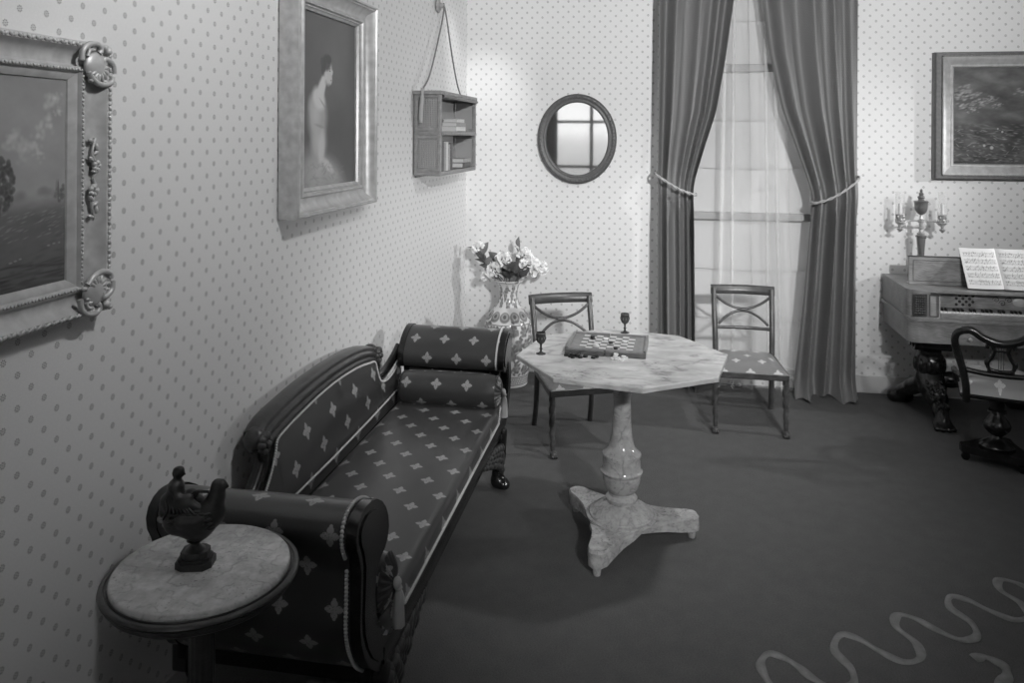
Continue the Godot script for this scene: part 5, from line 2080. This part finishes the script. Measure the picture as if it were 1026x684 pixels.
# ------------------------------------------------------------------ games board, pieces, goblets
func game():
	var yaw := deg_to_rad(-1.5)
	var c := Vector3(-.232, .780, -3.472)
	var t := thing("games_board", "folding wooden games board with chequered squares lying open on the marble table", "games board", c, yaw)
	for sd in [-1.0, 1.0]:
		var s := sf(false)
		bx(s, Vector3(sd * .0855, .011, 0), Vector3(.168, .022, .284), .002)
		for zz in [-.135, .135]:
			bx(s, Vector3(sd * .0855, .015, zz), Vector3(.168, .030, .014), .002)
		bx(s, Vector3(sd * .163, .015, 0), Vector3(.013, .030, .284), .002)
		var hf := obj("board_half", s, M.board, t)
		for i in 4:
			for j in 8:
				s = sf(false)
				var x: float = sd * (.0145 + i * .0285)
				var col := i if sd > 0.0 else -i - 1
				bx(s, Vector3(x, .0228, -.0998 + j * .0285), Vector3(.0278, .0022, .0278), .0004)
				obj("square", s, M.square_pale if (col + j) % 2 == 0 else M.square_dark, hf)
	# draughts on the board
	var sq := func(i: int, j: int) -> Vector3:
		return c + Basis(Vector3.UP, yaw) * Vector3((i - 3.5) * .0285, .0242, -.0998 + j * .0285)
	for q in [[1, 2, 2, "dark draughts piece standing double at the left of the games board"], [4, 4, 1, "dark draughts piece at the middle of the games board"], [5, 7, 1, "dark draughts piece on the front row of the games board"]]:
		for k in q[2]:
			draught(sq.call(q[0], q[1]) + Vector3(0, k * .0072, 0), true, q[3] + (", upper one" if k else ""), "dark draughts pieces on the board")
	for q in [[3, 2, "pale draughts piece near the middle of the games board's back rows"], [6, 3, "pale draughts piece at the right of the games board"], [2, 6, "pale draughts piece at the left front of the games board"]]:
		draught(sq.call(q[0], q[1]), false, q[2], "pale draughts pieces on the board")
	var r2 := RandomNumberGenerator.new()
	r2.seed = 9
	var dl := [[0, 0, 0], [.022, .012, 0], [.042, -.004, 0], [.062, .010, 0], [-.018, .014, 0], [.012, -.012, 0], [.033, .016, 1], [.006, .004, 1], [.030, .0, 1], [.096, .0, 0], [.108, .014, 0]]
	for q in dl:
		draught(Vector3(-.376 + q[0], .780 + q[2] * .0074, -3.296 - q[1]), true, "dark draughts piece in the loose pile left of the games board's front", "dark draughts pieces in the pile on the table")
	var pl := [[0, 0, 0], [.020, .012, 0], [.040, .002, 0], [.052, .018, 0], [.018, -.012, 0], [.036, -.016, 0], [.010, .006, 1], [.044, .008, 1], [.012, .008, 2]]
	for q in pl:
		draught(Vector3(-.200 + q[0], .780 + q[2] * .0074, -3.300 - q[1]), false, "pale draughts piece in the loose pile before the games board", "pale draughts pieces in the pile on the table")
	var g := goblet(Vector3(-.503, .780, -3.318), "dark glass goblet at the left corner of the marble table")
	copy(g, Vector3(-.172, .780, -3.755), 0.6, "dark glass goblet at the far edge of the marble table")

var dmesh: ArrayMesh
func draught(at: Vector3, dark: bool, label: String, group: String):
	if dmesh == null:
		var s := sf()
		lathe(s, [[0, 0], [.0095, 0], [.0102, .001], [.0102, .006], [.0092, .007], [.007, .0066], [.0065, .006], [0, .006]], 20)
		dmesh = mesh_of(s)
	var o := obj("draughts_piece", dmesh, M.black_piece if dark else M.ivory)
	o.position = at
	tag(o, label, "game piece", group)

func goblet(at: Vector3, label: String) -> Node3D:
	var t := thing("goblet", label, "goblet", at, 0.0, "dark goblets on the marble table")
	var s := sf()
	lathe(s, [[0, 0], [.021, 0], [.021, .002], [.010, .006], [.005, .010], [.0045, .018], [.008, .022], [.0045, .026], [.0045, .036], [.006, .041], [0, .042]], 24)
	obj("stem", s, M.ruby, t)
	s = sf()
	lathe(s, [[0, .041], [.008, .042], [.016, .049], [.0205, .060], [.021, .074], [.0195, .090], [.0185, .090], [.0195, .074], [.019, .062], [.014, .052], [0, .047]], 24)
	var b := obj("bowl", s, M.ruby, t)
	s = sf()
	for k in 10:
		var a := TAU * k / 10
		ellipsoid(s, Vector3(cos(a) * .0208, .068, sin(a) * .0208), Vector3(.0022, .006, .0022), 6, 5)
	lathe(s, [[.0198, .0865], [.0204, .088], [.0196, .0905]], 24)
	obj("gilt_decoration", s, M.gilt_dark, b)
	return t

# ------------------------------------------------------------------ bronze bird burner on the round table
func bird_burner():
	var t := thing("bronze_bird", "dark bronze bird-shaped burner with a draped seated figure on its back, on the round table", "figurine", Vector3(GC.x - .016, .752, GC.z + .002), deg_to_rad(14.0))
	var s := sf(false)
	var hexp := PackedVector2Array()
	for q in [[-.037, -.020], [-.020, -.032], [.026, -.032], [.040, -.016], [.040, .018], [.022, .032], [-.026, .032], [-.038, .018]]:
		hexp.append(Vector2(q[0], q[1]))
	var up := Basis(Vector3.RIGHT, -PI / 2)
	extrude(s, hexp, .014, Transform3D(up, Vector3.ZERO), false)
	var sm := PackedVector2Array()
	for q in hexp:
		sm.append(q * .86)
	extrude(s, sm, .006, Transform3D(up, Vector3(0, .014, 0)), false)
	var sm2 := PackedVector2Array()
	for q in hexp:
		sm2.append(q * .74)
	extrude(s, sm2, .014, Transform3D(up, Vector3(0, .020, 0)), false)
	lathe(s, [[0, .034], [.022, .034], [.014, .040], [.009, .046], [.013, .051], [.019, .055], [.013, .060], [.012, .066], [0, .068]], 20)
	obj("pedestal", s, M.bronze, t)
	# body: breast to the right (+x)
	s = sf()
	blob(s, [
		[Vector3(-.036, .100, 0), Vector3(.006, .095, 0), .033, .038],
		[Vector3(.006, .095, 0), Vector3(.032, .112, 0), .038, .031],
		[Vector3(.032, .112, 0), Vector3(.046, .150, 0), .028, .018],
		[Vector3(.046, .150, 0), Vector3(.049, .170, 0), .0155, .0140],
		[Vector3(.049, .173, 0), Vector3(.055, .175, 0), .0140, .010],
		[Vector3(.058, .175, 0), Vector3(.071, .170, 0), .0070, .0022],
		[Vector3(-.036, .104, 0), Vector3(-.062, .120, 0), .026, .014],
		[Vector3(-.020, .110, .030), Vector3(.016, .112, .030), .014, .011],
		[Vector3(-.020, .110, -.030), Vector3(.016, .112, -.030), .014, .011]], .009, .0040)
	var body := obj("bird_body", s, M.bronze, t)
	s = sf()
	for sd in [-1.0, 1.0]:
		for row in 4:
			for k in 7:
				ellipsoid(s, Vector3(-.045 + k * .013 + row * .003, .122 - row * .010, sd * (.032 + .004 * sin(row * 1.1) - .0004 * pow(k - 3.0, 2.0))), Vector3(.011, .0038, .0035), 7, 4, Basis(Vector3.BACK, .25))
	lathe(s, [[.030, 0], [.036, .003], [.036, .006], [.030, .009]], 28, Transform3D(Basis.from_scale(Vector3(1.15, 1, .9)), Vector3(-.005, .122, 0)))
	obj("feathers", s, M.bronze, body)
	# draped figure reclining on the tail
	s = sf()
	blob(s, [
		[Vector3(-.046, .140, 0), Vector3(-.042, .172, 0), .021, .018],
		[Vector3(-.042, .174, -.012), Vector3(-.042, .174, .012), .011, .011],
		[Vector3(-.041, .184, 0), Vector3(-.038, .194, 0), .0072, .0066],
		[Vector3(-.036, .202, 0), Vector3(-.034, .207, 0), .0110, .0100],
		[Vector3(-.041, .205, 0), Vector3(-.044, .201, 0), .0095, .007],
		[Vector3(-.026, .200, 0), Vector3(-.023, .199, 0), .0030, .0018],
		[Vector3(-.048, .136, .008), Vector3(-.016, .142, .016), .020, .015],
		[Vector3(-.016, .142, .016), Vector3(.012, .128, .014), .014, .010],
		[Vector3(-.048, .136, -.008), Vector3(-.012, .148, -.010), .019, .014],
		[Vector3(-.012, .148, -.010), Vector3(.014, .134, -.008), .013, .009],
		[Vector3(-.042, .173, .014), Vector3(-.030, .156, .022), .0075, .0062],
		[Vector3(-.030, .156, .022), Vector3(-.010, .154, .014), .0062, .0052],
		[Vector3(-.010, .154, .014), Vector3(-.004, .155, .012), .0055, .0040],
		[Vector3(-.042, .173, -.014), Vector3(-.056, .152, -.020), .0075, .0062],
		[Vector3(-.056, .152, -.020), Vector3(-.060, .136, -.012), .0062, .0052],
		[Vector3(-.058, .140, 0), Vector3(-.064, .118, 0), .019, .015]], .006, .0032)
	for k in 8:
		tube(s, curve([Vector3(-.058 + k * .004, .152, .020 - k * .001), Vector3(-.052 + k * .007, .134, .029), Vector3(-.058 + k * .011, .114, .031)], 4), .0026, 5)
	obj("draped_figure", s, M.bronze, body)
	# small lamp lid standing on the back
	s = sf()
	tube(s, curve([Vector3(-.012, .150, .0), Vector3(.000, .160, .0), Vector3(.022, .160, .0), Vector3(.034, .158, .0)], 5), .0035, 7)
	tube(s, curve([Vector3(-.010, .128, .004), Vector3(-.004, .146, .002), Vector3(.004, .160, .0)], 5), .0045, 7)
	obj("handle", s, M.bronze, body)

# ------------------------------------------------------------------ candelabrum on the piano
func candelabrum():
	var t := thing("candelabrum", "silver two-branched candelabrum with glass shades and central urn on the piano", "candelabrum", Vector3(1.600, .805, -5.40))
	var s := sf()
	lathe(s, [[0, 0], [.026, 0], [.026, .006], [.021, .010], [.030, .118], [.036, .122], [.036, .132], [0, .132]], 4, Transform3D(Basis(Vector3.UP, PI / 4), Vector3.ZERO), 1.0, 10.0)
	lathe(s, [[0, -.150], [.060, -.150], [.060, -.138], [.045, -.130], [.032, -.10], [.022, -.06], [.020, 0], [0, 0]], 24)
	obj("pillar", s, M.silver_dark, t)
	s = sf()
	lathe(s, [[0, .130], [.022, .134], [.024, .146], [.012, .156], [.010, .170], [.024, .176], [.024, .184], [.012, .190], [.013, .212], [.023, .217], [.023, .226], [.013, .232], [.009, .240], [.008, .262], [0, .262]], 20)
	obj("stem", s, M.silver, t)
	s = sf()
	lathe(s, [[0, .258], [.010, .262], [.026, .274], [.036, .294], [.040, .320], [.041, .340], [.046, .346], [.040, .350], [.020, .353], [.014, .366], [.020, .376], [.012, .384], [.015, .396], [.007, .404], [.009, .416], [0, .428]], 24)
	for k in 10:
		var a := TAU * k / 10
		ellipsoid(s, Vector3(cos(a) * .016, .372, sin(a) * .016), Vector3(.006, .009, .006), 6, 5)
	obj("urn", s, M.silver_dark, t)
	for x in [-1.0, 1.0]:
		s = sf()
		tube(s, curve([Vector3(x * .012, .222, 0), Vector3(x * .05, .224, 0), Vector3(x * .085, .220, 0), Vector3(x * .105, .202, 0), Vector3(x * .124, .196, 0)], 6), .0055, 8)
		var br := obj("branch", s, M.silver, t)
		s = sf()
		lathe(s, [[0, .150], [.004, .152], [.018, .166], [.020, .172], [.008, .178], [.012, .196], [.022, .204], [.030, .212], [.020, .222], [.022, .250], [.028, .262], [.020, .266], [0, .266]], 18, Transform3D(Basis(), Vector3(x * .124, 0, 0)))
		for k in 8:
			var a := TAU * k / 8
			ellipsoid(s, Vector3(x * .124 + cos(a) * .024, .228 + .02 * (k % 2), sin(a) * .024), Vector3(.006, .012, .006), 6, 5)
		obj("socket", s, M.silver, br)
		s = sf()
		lathe(s, [[.026, .255], [.029, .275], [.026, .31], [.0275, .405], [.0262, .405], [.0248, .31], [.0277, .275], [.0245, .255]], 24, Transform3D(Basis(), Vector3(x * .124, 0, 0)))
		obj("glass_shade", s, M.glass, br)
		s = sf()
		lathe(s, [[0, .262], [.010, .262], [.010, .330], [.002, .333], [0, .340]], 14, Transform3D(Basis(), Vector3(x * .124, 0, 0)))
		obj("candle", s, M.ivory, br)
	for c in t.get_children():
		c.position.y = .150

# ------------------------------------------------------------------ open music
func sheet_music():
	pic(256, 300, .86)
	var r2 := RandomNumberGenerator.new()
	r2.seed = 3
	for st in 5:
		var y0 := 30 + st * 52
		for l in 10:
			var y := y0 + (l % 5) * 3 + (l / 5) * 20
			for x in range(16, 244):
				buf[y * 256 + x] = .62
		for k in 46:
			var x := r2.randf_range(20, 240)
			var y := y0 + r2.randf_range(-2, 34)
			dab(x / 256.0, y / 300.0, .010, .007, -.4, .30, .9, .4)
			for d in 9:
				var yy := int(y) - d
				if yy >= 0:
					buf[yy * 256 + int(x) + 2] = .42
			if k % 3 == 0:
				for d in 8:
					buf[maxi(int(y) - 9, 0) * 256 + mini(int(x) + 2 + d, 255)] = .35
	var m := mat(1.0, .8, 0.0, bake())
	var o := Vector3(1.975, .815, -5.125)
	var t := thing("music_book", "open book of printed sheet music leaning on the piano's upright board", "sheet music", o)
	var pg := func(sd: float, dz: float) -> SurfaceTool:
		var s := sf()
		surf(s, 14, 10, func(u: float, v: float):
			var w := .196 if sd < 0.0 else .20
			var h := .235
			var x := sd * w * u
			var curl := .016 * sin(PI * pow(u, .6)) 
			return Vector3(x - .014 * (1.0 - v), h * (1.0 - v) * .95 + .012 * u * (1.0 if sd < 0.0 else -.2) - (.014 * u if sd < 0.0 else .0), -.115 * (1.0 - v) + curl + dz), Vector2.ONE,
			func(u: float, v: float): return Vector2(1.0 - u if sd < 0.0 else u, v))
		return s
	for sd in [-1.0, 1.0]:
		obj("page", pg.call(sd, 0.0), m, t)
		obj("page_block", pg.call(sd, -.005), M.paper_white, t)
